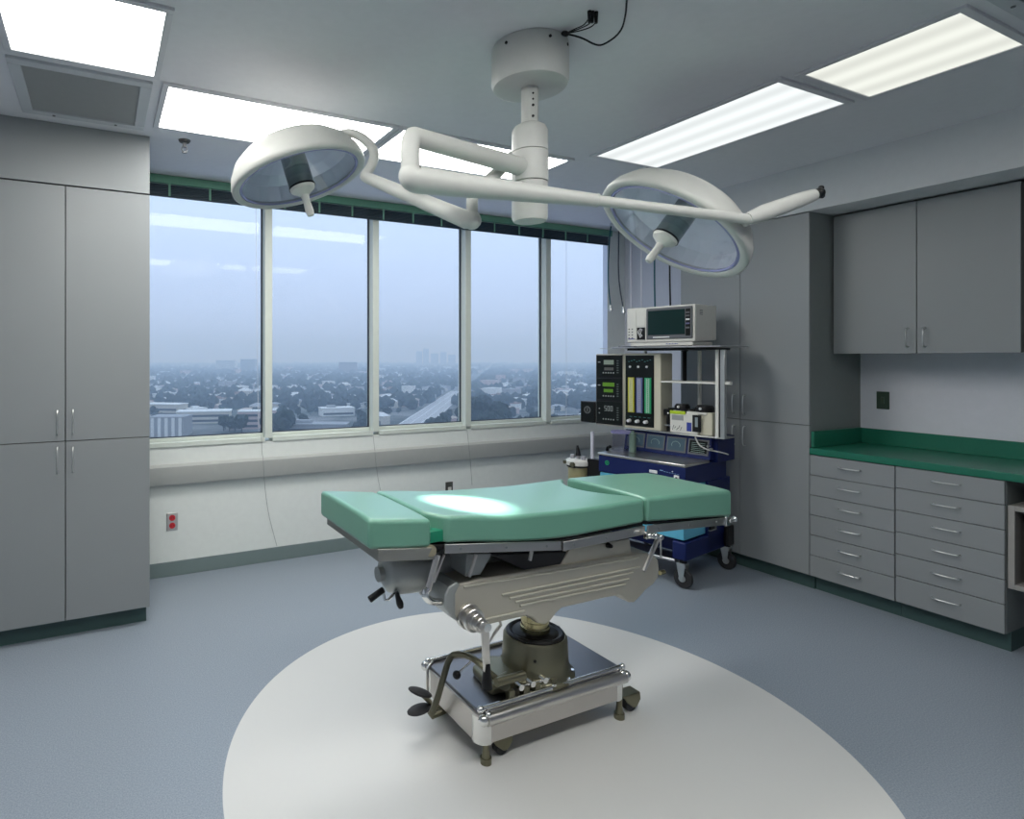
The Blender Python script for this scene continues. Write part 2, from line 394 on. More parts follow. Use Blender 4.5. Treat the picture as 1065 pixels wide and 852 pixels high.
# left, facing the camera: two columns of doors
YC = 3.56
t = thing('tall_cupboard', 'tall grey double cupboard with four doors at left of the window', 'cupboard', (-.17, YC + .35, 0))
MB().box(-.60, .252, YC + .004, YW - .003, .10, H - .002).build('body', M_lamd, t)
MB().box(-.60, .252, YC - .016, YC + .004, 2.408, H - .002).build('top_panel', M_lam, t, bevel=.001)
MB().box(-.60, .238, YC + .045, YW - .003, 0, .10).build('toe_kick', M_base, t)
for x0, x1, z0, z1, hx, hz in ((-.60, -.1675, 1.052, 2.400, -.202, (1.087, 1.213)), (-.1625, .252, 1.052, 2.400, -.129, (1.092, 1.215)),
                               (-.60, -.1675, .10, 1.047, -.202, (.887, 1.02)), (-.1625, .252, .10, 1.047, -.129, (.887, 1.015))):
    d = MB().box(x0, x1, YC - .016, YC + .003, z0, z1).build('door', M_lam, t, bevel=.001)
    bar_handle(d, (hx, YC - .016, hz[0]), (hx, YC - .016, hz[1]), (0, -.03, 0))
# a thin near-black sheet paints the shade in the joints between doors
MB().box(-.598, .250, YC + .0025, YC + .0042, .105, 2.72).build('joint_shade', M_gap, t)
# right, tall one
t = thing('tall_cupboard', 'tall grey cupboard behind the anaesthesia machine, ending at the green worktop', 'cupboard', (4.4, 2.73, 0))
Y0, Y1, YS = 2.258, 3.185, 2.7105
MB().box(SO + .018, XR - .003, Y0, Y1, .10, 2.43).build('body', M_lamd, t)
MB().box(SO + .0165, SO + .0185, Y0 + .004, Y1 - .004, .105, 2.426).build('joint_shade', M_gap, t)
MB().box(SO + .06, XR - .003, Y0, Y1, 0, .10).build('toe_kick', M_base, t)
for y0, y1, z0, z1, hy, hz in ((YS + .002, Y1, 1.0585, 2.426, 2.751, (1.10, 1.232)), (Y0, YS - .002, 1.0585, 2.426, 2.674, (1.095, 1.229)),
                               (YS + .002, Y1, .10, 1.0545, 2.751, (.874, 1.01)), (Y0, YS - .002, .10, 1.0545, 2.674, (.874, 1.01))):
    d = MB().box(SO, SO + .017, y0, y1, z0, z1).build('door', M_lam, t, bevel=.001)
    bar_handle(d, (SO, hy, hz[0]), (SO, hy, hz[1]), (-.03, 0, 0))
# drawer units
def drawer_unit(y0, y1, label, zs):
    t = thing('drawer_cabinet', label, 'drawer cabinet', (4.4, (y0 + y1) / 2, 0), 0, 'drawer cabinets under the green worktop')
    MB().box(SO + .02, XR - .003, y0, y1, .10, .872).build('body', M_lamd, t)
    MB().box(SO + .0175, SO + .0198, y0 + .004, y1 - .004, .104, .868).build('joint_shade', M_gap, t)
    MB().box(SO + .07, XR - .003, y0, y1, 0, .10).build('toe_kick', M_base, t)
    for k in range(6):
        d = MB().box(SO, SO + .018, y0 + .002, y1 - .002, zs[k + 1] + .002, zs[k] - .002).build('drawer', M_lam, t, bevel=.001)
        ym = (y0 + y1) / 2; zm = zs[k + 1] * .42 + zs[k] * .58
        bar_handle(d, (SO, ym + .056, zm), (SO, ym - .056, zm), (-.028, 0, 0), .0035)
drawer_unit(1.806, 2.256, 'grey six-drawer cabinet next to the tall cupboard', [.872, .743, .616, .490, .362, .233, .098])
drawer_unit(1.350, 1.804, 'grey six-drawer cabinet next to the open bay with the dark appliance', [.872, .750, .625, .500, .375, .250, .100])
# worktop with upstands
t = thing('worktop', 'green laminate worktop with upstands along the right wall', 'worktop', (4.4, 1.3, .874))
YE = -.6
mb = MB().box(SO - .003, XR - .003, YE, 2.2565, .874, .916); mb.build('top', M_green, t, bevel=.004)
MB().box(XR - .022, XR - .003, YE, 2.2565, .916, 1.017).build('back_upstand', M_green, t, bevel=.003)
MB().box(SO + .015, XR - .022, 2.2375, 2.2565, .916, 1.020).build('side_upstand', M_green, t, bevel=.003)
# open bay and appliance beyond the drawers
t = thing('appliance_shelf', 'grey open box shelf hung under the worktop at the right edge', 'shelf', (4.4, .96, .33))
mb = MB()
mb.box(SO + .01, XR - .01, 1.318, 1.343, .335, .752); mb.box(SO + .01, XR - .01, .60, .625, .335, .752)
mb.box(SO + .01, XR - .01, .625, 1.318, .335, .36); mb.box(SO + .01, XR - .01, .625, 1.318, .727, .752); mb.box(XR - .03, XR - .01, .625, 1.318, .36, .727)
mb.build('casing', mat('shelf_laminate', (.30, .29, .27), .5), t, bevel=.002)
MB().box(SO + .03, SO + .06, 1.343, 1.3495, .40, .70).build('fixing_batten', M_lamd, t)
t = thing('sterilizer', 'black glass-fronted appliance standing in the box shelf under the worktop', 'appliance', (4.4, .96, .36))
MB().box(SO + .03, XR - .12, .66, 1.285, .362, .70).build('casing', M_black, t, bevel=.006)
MB().box(SO + .022, SO + .03, .68, 1.272, .40, .685).build('glass_door', M_panel, t, bevel=.003)
mb = MB(); mb.box(SO + .018, SO + .022, .70, 1.262, .41, .418); mb.box(SO + .018, SO + .022, .70, 1.262, .67, .678); mb.box(SO + .018, SO + .022, 1.254, 1.262, .418, .67)
mb.build('door_trim', M_alu, t)
MB().box(SO + .018, SO + .03, .68, 1.272, .365, .392).build('steel_strip', M_alu, t)
t = thing('knee_space_panel', 'dark green support panel under the worktop beyond the box shelf', 'panel', (4.4, .3, 0))
MB().box(SO + .07, XR - .003, .2, .59, 0, .872).build('board', M_base, t)
# wall cupboards
def wall_cup(y0, y1, label):
    t = thing('wall_cupboard', label, 'wall cupboard', (4.5, (y0 + y1) / 2, 1.52))
    MB().box(4.362 + .018, XR - .003, y0, y1, 1.521, 2.42).build('body', M_lamd, t)
    MB().box(4.362 + .0165, 4.362 + .0182, y0 + .003, y1 - .003, 1.525, 2.415).build('joint_shade', M_gap, t)
    ym = (y0 + y1) / 2
    for a, b, hy in ((y0 + .001, ym - .002, ym - .041), (ym + .002, y1 - .001, ym + .041)):
        d = MB().box(4.362, 4.379, a, b, 1.518, 2.418).build('door', M_lam, t, bevel=.001)
        bar_handle(d, (4.362, hy, 1.558), (4.362, hy, 1.667), (-.03, 0, 0))
wall_cup(1.372, 2.250, 'grey wall cupboard with two doors above the green worktop')
wall_cup(.470, 1.362, 'grey wall cupboard at the right edge beyond a dark gap')

# ================================================================== GAS HOSES (hang from the ceiling in the corner)
def hose(px, ytop, pts, X, r, m, label, end=None):
    P = [xpt(px, ytop, X)]; P[0].z = H
    P += [xpt(a, b, X) for a, b in pts]
    o = cord('gas_hose', P, r, m, label, 'hose')
    return o, P[-1]
M_teal = mat('teal_hose', (.01, .10, .13), .4); M_grh = mat('grey_hose', (.07, .08, .10), .5); M_whh = mat('white_hose', (.78, .76, .80), .5)
for px, pts, r, m, lab, cap in (
    (636, [(634, 245), (632, 290), (635, 318)], .006, M_teal, 'teal gas hose hanging nearest the window with a metal coupling', True),
    (643.5, [(643.5, 250), (643, 290), (648, 320)], .006, M_grh, 'dark grey gas hose with a metal coupling beside the teal one', True),
    (656, [(656, 250), (656, 290), (657, 350)], .0055, M_whh, 'white gas hose hanging behind the left side of the monitor', False),
    (667, [(667, 250), (666.5, 290), (668, 350)], .0055, M_whh, 'second white gas hose hanging behind the monitor, right of the first', False),
    (681, [(681, 250), (680.5, 290), (682, 350)], .007, M_teal, 'dark teal gas hose hanging down behind the middle of the monitor', False),
    (696.5, [(696.5, 250), (696.5, 290), (698, 350)], .007, M_black, 'black gas hose hanging down behind the right side of the monitor', False)):
    t = thing('gas_hose', lab, 'hose', (4.25, xpt(px, 250, 4.25).y, H))
    X = 4.25
    P0 = xpt(px, 250, X); P0.z = H - .002
    P = [P0] + [xpt(a, b, X) for a, b in pts]
    MB().tube(P, r, 10, 2).build('tubing', m, t)
    MB().cyl((P0.x, P0.y, H), (P0.x, P0.y, H - .03), .014).build('ceiling_fitting', M_alu, t)
    if cap:
        e_ = P[-1]; d = (P[-1] - P[-2]).normalized()
        MB().cyl(e_ - d * .005, e_ + d * .03, .012).cyl(e_ + d * .03, e_ + d * .05, .017).build('coupling', M_alu, t)

# ================================================================== SURGICAL LIGHT
MX, MY = 1.555, 1.886
t = thing('surgical_light', 'white ceiling-mounted surgical light with two domed lamp heads on jointed arms', 'surgical light', (MX, MY, H))
mb = MB().lathe([(.001, H - .001), (.148, H - .001), (.150, H - .006), (.151, H - .140), (.144, H - .157), (.126, H - .163), (.001, H - .163)], 56, Matrix.Translation((MX, MY, 0)), cap=False)
can = mb.build('ceiling_canopy', M_white, t)
for a in (-100, -165, -60):
    d_ = Vector((math.cos(R(a)), math.sin(R(a)), 0)); p = Vector((MX, MY, H - .03)) + d_ * .149
    MB().cyl(p, p + d_ * .004, .006).build('screw', M_black, can)
ctr = lambda z: Vector((MX, MY, z))
post = MB().cyl(ctr(H - .155), ctr(2.42), .034, n=32).build('drop_tube', M_white, t)
tocam = Vector((-MX, -MY, 0)).normalized(); side = Vector((tocam.y, -tocam.x, 0))
mb = MB()
for z in (2.535, 2.512, 2.488, 2.445):
    dd = (tocam * .93 - side * .36).normalized(); p = ctr(z) + dd * .033; mb.cyl(p, p + dd * .003, .0055 if z < 2.5 else .004, n=10)
mb.build('screws', M_black, post)
L = lambda prof: MB().lathe(prof, 40, Matrix.Translation((MX, MY, 0)), cap=False)
L([(.001, 2.425), (.040, 2.425), (.062, 2.412), (.070, 2.395), (.071, 2.313), (.001, 2.313)]).build('upper_sleeve', M_white, t)
L([(.001, 2.310), (.072, 2.310), (.072, 2.190), (.001, 2.190)]).build('middle_sleeve', M_white, t, bevel=.002)
L([(.001, 2.187), (.070, 2.187), (.070, 2.050), (.064, 2.036), (.001, 2.034)]).build('lower_sleeve', M_white, t)
# arm to the right-hand head
e1 = dpt(426, 141, 1.96); e2 = dpt(427, 187, 1.96); a0 = Vector((MX, MY, 2.245))
MB().tube([a0, a0.lerp(e1, .93), e1, e1.lerp(e2, .9)], [.036, .032, .032, .031], 24, 3).build('upper_arm', M_white, t)
j1 = dpt(620, 208.5, 2.20); j2 = dpt(777, 228, 2.34)
MB().tube([e2.lerp(e1, .25), e2.lerp(e1, .04), e2.lerp(j1, .07), j1], [.034, .046, .044, .024], 24, 3).build('spring_arm', M_white, t)
MB().tube([j1.lerp(j2, -.02), j2], .020, 20).ball(j2, .0205).build('fore_arm', M_white, t)
MB().cyl(j1 - (j2 - j1).normalized() * .002, j1 + (j2 - j1).normalized() * .006, .0255, n=24).build('joint_collar', M_white, t)
st = dpt(846, 203, 2.44)
MB().tube([j2, j2.lerp(st, .25), j2.lerp(st, .8), st], [.024, .034, .030, .025], 20).build('side_arm', M_white, t)
dd = (st - j2).normalized()
mb = MB().cyl(st - dd * .002, st + dd * .02, .020).ball(st + dd * .034, .022); mb.ball(st + dd * .045 + Vector((0, 0, .018)), .011).ball(st + dd * .05 - Vector((0, 0, .015)), .011)
mb.build('arm_connector', M_black, t)
# arm to the left-hand head
k0 = dpt(536, 158, 2.42); k1 = dpt(512, 186, 2.30); k2 = dpt(491, 199, 2.17)
MB().tube([Vector((MX, MY, 2.30)) - camvec(0, 0, -.03), k0, k1, k2], [.024, .024, .024, .022], 16, 2).build('rear_arm', M_white, t)
k3 = dpt(491, 231, 2.17)
MB().tube([k2, k3], .021, 20).build('drop_joint', M_white, t)
s1 = dpt(486, 229, 2.17); s2 = dpt(384, 186, 2.46)
MB().tube([k3 + Vector((0, 0, .008)), s1, s2], [.033, .033, .024], 20).ball(k3 + Vector((0, 0, .006)), .034).build('lower_spring_arm', M_white, t)
y1 = dpt(392, 181, 2.50)
MB().tube([s2, dpt(378, 184, 2.48), dpt(386, 174, 2.50), dpt(391, 158, 2.52), dpt(378, 143, 2.55), dpt(362, 137, 2.60), dpt(350, 141, 2.66)], [.022, .022, .021, .021, .020, .018, .016], 16, 2).build('yoke', M_white, t)

def head(center, n, D, name_label, roll=0):
    n = n.normalized(); M = axisM(center, n); r = D / 2
    dome = MB().lathe([(.001, -.180), (r * .25, -.176), (r * .5, -.160), (r * .72, -.128), (r * .88, -.086), (r * .97, -.038), (r, -.005), (r, .012), (r * .975, .018),
                       (r * .90, .016), (r * .885, .008), (r * .88, -.01), (r * .84, -.08), (r * .68, -.118), (r * .46, -.148), (r * .2, -.164), (.001, -.168)], 64, M, cap=False).build('lamp_head', M_white, t, smooth=60)
    dome['label'] = name_label
    # faceted mirror inside
    ref = MB(); rings = [(r * .875, -.006), (r * .83, -.075), (r * .67, -.110), (r * .45, -.140), (r * .2, -.156), (.001, -.16)]
    ref.lathe(rings, 28, M, cap=False); ro = ref.build('faceted_reflector', mat('mirror_facets', (.93, .94, .95), .30, .42, noise=(9, .12)), dome, smooth=5)
    MB().lathe([(r * .885, .004), (r * .895, .010), (r * .86, .014), (r * .845, .008)], 64, M, cap=False).build('glass_rim', mat('lavender_lit_edge', (.38, .38, .62), .15, .3), dome, smooth=60)  # lavender light on the glass edge, put into its colour
    MB().lathe([(.001, .006), (r * .865, .006), (r * .865, .009), (.001, .009)], 64, M, cap=False).build('cover_glass', M_lens, dome, smooth=60)
    MB().lathe([(.001, -.14), (.055, -.14), (.058, -.06), (.058, .044), (.001, .044)], 36, M, cap=False).build('lamp_hub', mat('hub_chrome', (.20, .24, .245), .28, .85, noise=(14, .3)), dome)
    MB().lathe([(.001, .044), (.060, .044), (.061, .052), (.001, .052)], 36, M, cap=False).build('hub_ring', M_black, dome)
    MB().lathe([(.001, .052), (.058, .052), (.054, .064), (.032, .080), (.019, .090), (.016, .115), (.019, .165), (.015, .185), (.001, .188)], 32, M, cap=False).build('handle', M_whitep, dome)
    return dome
def face_dir(px, py, dx, dy, k):           # opening normal: image direction (dx right, dy down), k towards the eye
    rr = Vector(((px - CX) / F_PX, (HY - py) / F_PX, 1)).normalized()
    ri = Vector((1, 0, 0)); ri = (ri - rr * ri.dot(rr)).normalized(); dn = rr.cross(ri); dn = dn if dn.y < 0 else -dn
    v_ = (ri * dx + dn * dy).normalized() * math.sqrt(1 - k * k) - rr * k
    return camvec(v_.x, v_.y, v_.z)
cL = dpt(311, 184, 2.66); nL = face_dir(311, 184, .27, .96, .37)
headL = head(cL, nL, .615, 'left lamp head')
cR = dpt(699, 238, 2.70); nR = face_dir(699, 238, -.50, .865, .42)
headR = head(cR, nR, .70, 'right lamp head')
MB().tube([j2, dpt(773, 233, 2.42), dpt(765, 236, 2.60), dpt(752, 232, 2.76), cR - nR * .13 + camvec(.10, .02, 0)], [.019, .019, .018, .017, .017], 14, 2).build('yoke', M_white, t)
# the left head's own beam on the cushions
sd = bpy.data.lights.new('lamp_beam', 'SPOT'); so = bpy.data.objects.new('lamp_beam', sd); COL.objects.link(so)
tgt = gpt(482, 521, .935); src = cL + nL * .20
so.location = src - Vector((t.location)); so.parent = t
so.rotation_euler = (tgt - src).to_track_quat('-Z', 'Y').to_euler(); sd.energy = 1000; sd.spot_size = R(14.5); sd.spot_blend = .95; sd.shadow_soft_size = .02; sd.color = (1, 1, .98)

# wires by the canopy
ent = gpt(589, 34, H - .045) if False else Vector((0, 0, 0))
c0 = gpt(588, 35, H - .02)
t = thing('cable_gland', 'black cable plug on the canopy rim with wires running to the ceiling', 'cable', tuple(c0))
MB().ball(c0, .012, (1.5, 1, .8)).build('plug', M_black, t)
for q0, q1, q2 in (((598, 30), (608, 26), (613, 18)), ((600, 31), (614, 25), (616, 18)), ((604, 32), (618, 27), (620, 19))):
    MB().tube([c0, gpt(*q0, H - .03), gpt(*q1, H - .025), gpt(*q2, H - .02), gpt(q2[0], q2[1] - 5, H - .012)], .0022, 8, 2).build('wire', M_black, t)
for q in ((613, 13), (616, 13.5), (620, 14)):
    p = gpt(*q, H - .005); MB().cyl(p + Vector((0, 0, .005)), p - Vector((0, 0, .035)), .0075, .0055, 12).build('connector', M_black, t)
MB().tube([c0, gpt(605, 39, H - .03), gpt(619, 47, H - .05), gpt(628, 47, H - .05), gpt(646, 34, H - .04), gpt(651, 15, H - .02), gpt(652, -3, H - .006)], .0035, 8, 2).build('long_wire', M_black, t)

# ================================================================== OPERATING TABLE
t = thing('operating_table', 'steel operating table with three green vinyl cushions on a wheeled pedestal', 'operating table', (1.6, 1.95, 0))
OT = t
FY, BY = 1.742, 2.212                         # front and back edge of the cushions
# ---- cushions: top and bottom follow the sagging line of the bed
def cushion(name, st, y0=FY, y1=BY, right=None, left=None, bev=.014):
    b = bmesh.new(); ny = 12; rows = []
    for i, (x, zt, zb) in enumerate(st):
        row = []
        for j in range(ny + 1):
            y = y0 + (y1 - y0) * j / ny; xx = x
            fr = i / (len(st) - 1)
            if right: xx -= right(j / ny) * max(0, (fr - .6) / .4)
            if left: xx += left(j / ny) * max(0, (.35 - fr) / .35)
            crown = .006 * (1 - (2 * j / ny - 1) ** 4)
            row.append((b.verts.new((xx, y, zt + crown)), b.verts.new((xx, y, zb))))
        rows.append(row)
    for i in range(len(rows) - 1):
        for j in range(ny):
            a, c_, d, e_ = rows[i][j], rows[i + 1][j], rows[i + 1][j + 1], rows[i][j + 1]
            b.faces.new((a[0], c_[0], d[0], e_[0])); b.faces.new((a[1], e_[1], d[1], c_[1]))
        b.faces.new((rows[i][0][0], rows[i][0][1], rows[i + 1][0][1], rows[i + 1][0][0]))
        b.faces.new((rows[i][ny][0], rows[i + 1][ny][0], rows[i + 1][ny][1], rows[i][ny][1]))
    for r_ in (rows[0], rows[-1]):
        for j in range(ny): b.faces.new((r_[j][0], r_[j + 1][0], r_[j + 1][1], r_[j][1]))
    m_ = MB(); m_.b.free(); m_.b = b
    return m_.build(name, M_vinyl, OT, bevel=bev, seg=4, smooth=50)
def zl(px, py, Y=FY): p = ypt(px, py, Y); return p.x, p.z
hx0, hz0 = zl(384, 541); hx1, hz1 = zl(449, 541)
cushion('head_cushion', [(hx0, hz0, hz0 - .098), (hx0 * .5 + hx1 * .5, (hz0 + hz1) / 2, (hz0 + hz1) / 2 - .098), (hx1, hz1, hz1 - .094)])
cs = []
for px, pt, pb in ((462, 538, 566), (480, 538.5, 566), (500, 538.5, 565.5), (520, 538, 565), (540, 536.5, 564), (560, 534.5, 563), (580, 532.5, 561), (600, 530.5, 558), (620, 527.8, 554), (640, 524.5, 550), (655, 522, 547), (670.5, 519.5, 544)):
    x_, zt = zl(px, pt); _, zb = zl(px, pb); cs.append((x_, zt, zb))
cs[0] = (hx1 + .006, cs[0][1], cs[0][2])
cushion('back_cushion', cs, left=lambda v: .055 * max(0, 1 - v / .17), right=lambda v: .12 * math.sin(math.pi * min(1, max(0, (v - .12) / .88))) ** .8 if v > .12 else 0)
# narrow lower flap of the back cushion at the head joint
xa = hx1 + .004; xb = cs[0][0]
MB().box(xa - .008, xb + .05, FY + .012, FY + .11, cs[0][2] + .004, cs[0][2] + .046).build('joint_filler', mat('deep_green_vinyl', (.01, .22, .12), .4), OT, bevel=.004)
lx = [zl(673, 519.5), zl(700, 516.3), zl(730, 513), zl(761.5, 511)]; lb = [zl(673, 543.5), zl(700, 541.5), zl(730, 539.5), zl(762, 537.5)]
cushion('leg_cushion', [(a[0], a[1] + .002, b_[1]) for a, b_ in zip(lx, lb)], y1=BY)
# ---- side rails and bed frames
def railseg(name, pts, Y0, th=.008, hgt=None):
    poly = [ypt(a, b, Y0) for a, b in pts]
    return MB().prism(poly, (0, th, 0))
M_rl = M_steel
for nm, pts in (('side_rail', [(463, 566.5), (584, 563), (584, 572.5), (463, 576)]),
                ('side_rail', [(586, 564), (671, 547), (671, 556), (586, 573.5)]),
                ('side_rail', [(674, 547), (756, 538.5), (756, 546), (674, 555)])):
    railseg(nm, pts, FY - .012).build(nm, M_rl, t, bevel=.0015)
    P_ = [ypt(a, b, FY - .012) for a, b in pts]; MB().prism(P_, (0, .008, 0), Matrix.Translation((0, BY - FY + .016, 0))).build(nm, M_rl, t, bevel=.0015)
    # bolts on the visible face
    bl = MB(); a, b_ = P_[0].lerp(P_[3], .5), P_[1].lerp(P_[2], .5)
    for k in (.12, .5, .86): q = a.lerp(b_, k); bl.cyl(q + Vector((0, -.002, 0)), q + Vector((0, .001, 0)), .0045, n=12)
    bl.build('rail_bolts', M_cast, t)
# bed plates under the cushions
def plate(name, x0, z0, x1, z1, th=.016, m=M_cast, y0=FY + .008, y1=BY - .008):
    return MB().prism([(x0, y0, z0), (x1, y0, z1), (x1, y0, z1 - th), (x0, y0, z0 - th)], (0, y1 - y0, 0)).build(name, m, t, bevel=.002)
hb0, hb1 = hz0 - .098, hz1 - .094
plate('head_frame', hx0 + .03, hb0, hx1 + .01, hb1, .040, mat('head_tray_metal', (.34, .34, .31), .35, .7), FY - .004, BY + .004)
plate('seat_frame', cs[0][0] - .01, cs[0][2], cs[5][0], cs[5][2], .014, M_black)
plate('seat_frame', cs[5][0], cs[5][2], cs[-1][0], cs[-1][2], .014, M_black)
plate('leg_frame', lx[0][0], lb[0][1], lx[-1][0] - .03, lb[-1][1], .012, M_black)
# cross bars joining the rails
mb = MB()
for px, py in ((500, 571), (575, 569), (640, 557), (700, 550), (748, 545)):
    p = ypt(px, py, FY - .006); mb.cyl(p, (p.x, BY + .006, p.z), .008, n=12)
mb.build('cross_bars', M_cast, t)
# clamps
c1 = ypt(677, 557, FY - .02)
mb = MB().box(c1.x - .03, c1.x + .015, c1.y - .004, c1.y + .012, c1.z - .012, c1.z + .016)
mb.cyl((c1.x - .025, c1.y - .02, c1.z + .006), (c1.x + .03, c1.y - .02, c1.z - .004), .010).cyl((c1.x + .028, c1.y - .032, c1.z - .004), (c1.x + .028, c1.y + .006, c1.z - .004), .011).ball((c1.x - .03, c1.y - .018, c1.z + .008), .012).ball((c1.x + .0, c1.y - .022, c1.z + .004), .012)
mb.build('rail_clamp', M_chrome, t, bevel=.002)
c2 = ypt(758, 542, FY - .015)
mb = MB().box(c2.x - .02, c2.x + .006, c2.y - .004, c2.y + .016, c2.z - .02, c2.z + .02); mb.cyl((c2.x + .0, c2.y, c2.z), (c2.x + .035, c2.y, c2.z + .004), .008).ball((c2.x + .04, c2.y, c2.z + .005), .013)
mb.build('rail_end_clamp', M_chrome, t, bevel=.002)
# ---- long beam housing
BF, BD = 1.80, .235
bp = [(466, 634), (465, 622), (468, 614), (476, 608), (500, 602.5), (540, 596), (580, 589.5), (620, 583), (655, 577), (672, 575.5), (680, 577), (685, 583), (686, 592), (685, 601), (680, 608),
      (672, 614), (667, 620), (660, 627), (655, 627), (650, 622), (644, 619.5), (630, 622), (605, 628), (585, 632.5), (579, 638), (573, 646), (567, 650), (560, 649), (554, 643), (548, 641), (530, 645), (505, 651), (498, 652), (484, 648), (470, 641)]
poly = [ypt(a, b, BF) for a, b in bp]
beam = MB().prism(poly, (0, BD, 0)).build('beam_housing', M_champ, t, bevel=.008, seg=3)
mb = MB()
for (a, b_, c_, d_) in ((522, 619, 665, 590), (530, 622.5, 658, 596), (536, 626.5, 654, 602.5), (541, 630, 650, 608), (482, 610.5, 664, 580.5), (503, 645, 545, 635.5)):
    p, q = ypt(a, b_, BF - .002), ypt(c_, d_, BF - .002); mb.tube([p, q], .0045, 8)
mb.build('ribs', mat('rib_highlight_metal', (.58, .56, .48), .4, .4), beam)
p, q = ypt(485, 606.8, BF), ypt(678, 574.6, BF)
# left end cap
lp = [ypt(a, b, BF - .003) for a, b in ((463, 632), (463, 619), (467, 611), (475, 606), (479, 607), (474, 618), (474, 640), (478, 648), (470, 643))]
MB().prism(lp, (0, BD + .006, 0)).build('end_cap', M_cast, beam, bevel=.006, seg=3)
ex = poly[0].x
sz = xpt(463, 622, ex).z; sy_ = xpt(463, 622, ex).y
MB().box(ex - .006, ex + .01, sy_ - .012, sy_ + .012, sz - .03, sz + .03).build('slot', M_black, beam)
# dark slide carriage between beam and bed
cz = [ypt(a, b, BF + .02) for a, b in ((510, 577), (596, 574), (580, 590), (548, 594))]
MB().prism(cz, (0, .19, 0)).build('slide_carriage', M_rub, t, bevel=.004)
cz = [ypt(a, b, BF + .015) for a, b in ((592, 571), (655, 560), (657, 577), (583, 589))]
MB().prism(cz, (0, .20, 0)).build('slide_block', M_champ, t, bevel=.004)
kp = ypt(632, 567, BF + .010); MB().cyl(kp, kp + Vector((0, -.022, 0)), .012, .007, 12).build('lock_knob', M_black, t)
cz = [ypt(a, b, BF + .02) for a, b in ((486, 576), (512, 576), (500, 598), (484, 600))]
MB().prism(cz, (0, .15, 0)).build('tilt_link', M_cast, t, bevel=.004)
# ---- grey gear housing at the head end
ga, gb = ypt(400, 588, 2.0), ypt(520, 588, 2.0)
gx0, gx1 = ga.x, gb.x; gz = ypt(440, 588, 2.0).z
Mg = axisM((gx0, 2.0, gz), (1, 0, 0)); Lg = gx1 - gx0
prof = [(.001, -.012), (.045, -.008), (.075, .01), (.088, .05), (.092, .12), (.088, .2), (.078, .3), (.062, .42), (.055, Lg), (.001, Lg)]
g_ = MB().lathe(prof, 32, Mg, cap=False)
gear = g_.build('gear_housing', M_cast, t, smooth=60)
MB().cyl((gx0 - .03, 2.0, gz - .005), (gx0 + .02, 2.0, gz - .005), .028).build('housing_boss', M_cast, gear)
MB().box(gx0 + .11, gx0 + .19, 1.92, 2.08, gz + .07, ypt(430, 573, 2.0).z + .02).build('head_bracket', M_rub, t)
MB().box(gx0 + .03, gx0 + .10, 1.93, 2.07, gz + .075, ypt(430, 573, 2.0).z + .02).build('head_bracket', M_cast, t)
MB().cyl((gx1 - .12, 2.0, gz), (gx1 - .12, 2.0, ypt(520, 573, 2.0).z + .03), .05).build('head_bracket', M_cast, t)
# crank handles
ck = ypt(415, 611, 1.95)
mb = MB().cyl(ck + Vector((0, .02, .03)), ck, .010); mb.tube([ck, ypt(404, 624, 1.93), ypt(400, 624, 1.93), ypt(398, 613, 1.93)], .005, 10)
cr_ = mb.build('crank', M_chrome, t)
MB().cyl(ypt(399, 613, 1.93), ypt(384, 624, 1.93), .0115, .0125, 16).build('crank_grip', M_black, cr_, bevel=.003)
mb = MB().tube([ck, ypt(414, 618, 1.93)], .006, 10); cr_ = mb.build('crank', M_chrome, t)
MB().tube([ypt(412.5, 616, 1.93), ypt(414, 622, 1.93), ypt(416, 628, 1.93), ypt(417, 632, 1.93)], [.007, .010, .0145, .010], 14, 1).build('crank_grip', M_black, cr_)
# bright support struts
for nm, a, b_, w_, Y_ in (('head_strut', (455, 577), (445, 614), .011, 1.80), ('head_strut', (462, 577), (451, 606), .005, 1.82), ('seat_strut', (495, 577), (488, 600), .007, 1.80),
                         ('leg_strut', (684, 561), (669, 594), .010, 1.80), ('leg_strut', (687, 560), (687.5, 581), .0035, 1.80), ('seat_strut', (553, 573), (551, 583), .007, 1.79)):
    MB().tube([ypt(*a, Y_), ypt(*b_, Y_)], w_, 8).build(nm, M_steel, t)
MB().tube([ypt(445, 612, 1.80), ypt(441, 618, 1.80), ypt(447, 626, 1.80), ypt(460, 626, 1.82)], [.012, .014, .013, .012], 14, 2).build('swivel_elbow', M_chrome, t)
MB().cyl(ypt(448, 573, FY - .004), ypt(448, 573, FY + .06), .020).build('hinge_knuckle', mat('worn_brass', (.40, .36, .25), .4, .8), t)
q = ypt(686, 596, BF + .03); MB().cyl(q, q + Vector((.028, 0, 0)), .010).build('beam_stud', M_brass, t)
# hinge shaft with crank lever at the front left of the beam
pv = ypt(487, 641, BF)
mb = MB()
for r_, y_, l_ in ((.046, .0, .02), (.034, -.018, .02), (.042, -.038, .014), (.030, -.05, .02), (.026, -.072, .024), (.018, -.085, .02)):
    mb.lathe([(.001, 0), (r_, 0), (r_, l_ - .002), (r_ - .002, l_), (.001, l_)], 28, axisM((pv.x, pv.y + y_ + l_ * .5, pv.z), (0, -1, 0)), cap=False)
mb.build('pivot_hub', M_steel, t)
Lf = Vector((pv.x + .015, pv.y - .085, pv.z - .005))
end = Vector((Lf.x + .01, Lf.y - .0, Lf.z - .165))
lv = MB().prism([(Lf.x - .016, Lf.y, Lf.z + .012), (Lf.x + .016, Lf.y, Lf.z + .012), (end.x + .013, Lf.y, end.z), (end.x - .013, Lf.y, end.z)], (0, .012, 0)).build('lock_lever', M_steel, t, bevel=.003)
MB().cyl(Vector((Lf.x, Lf.y - .014, Lf.z)), Vector((Lf.x, Lf.y + .03, Lf.z)), .016).build('lever_bolt', M_chrome, lv)
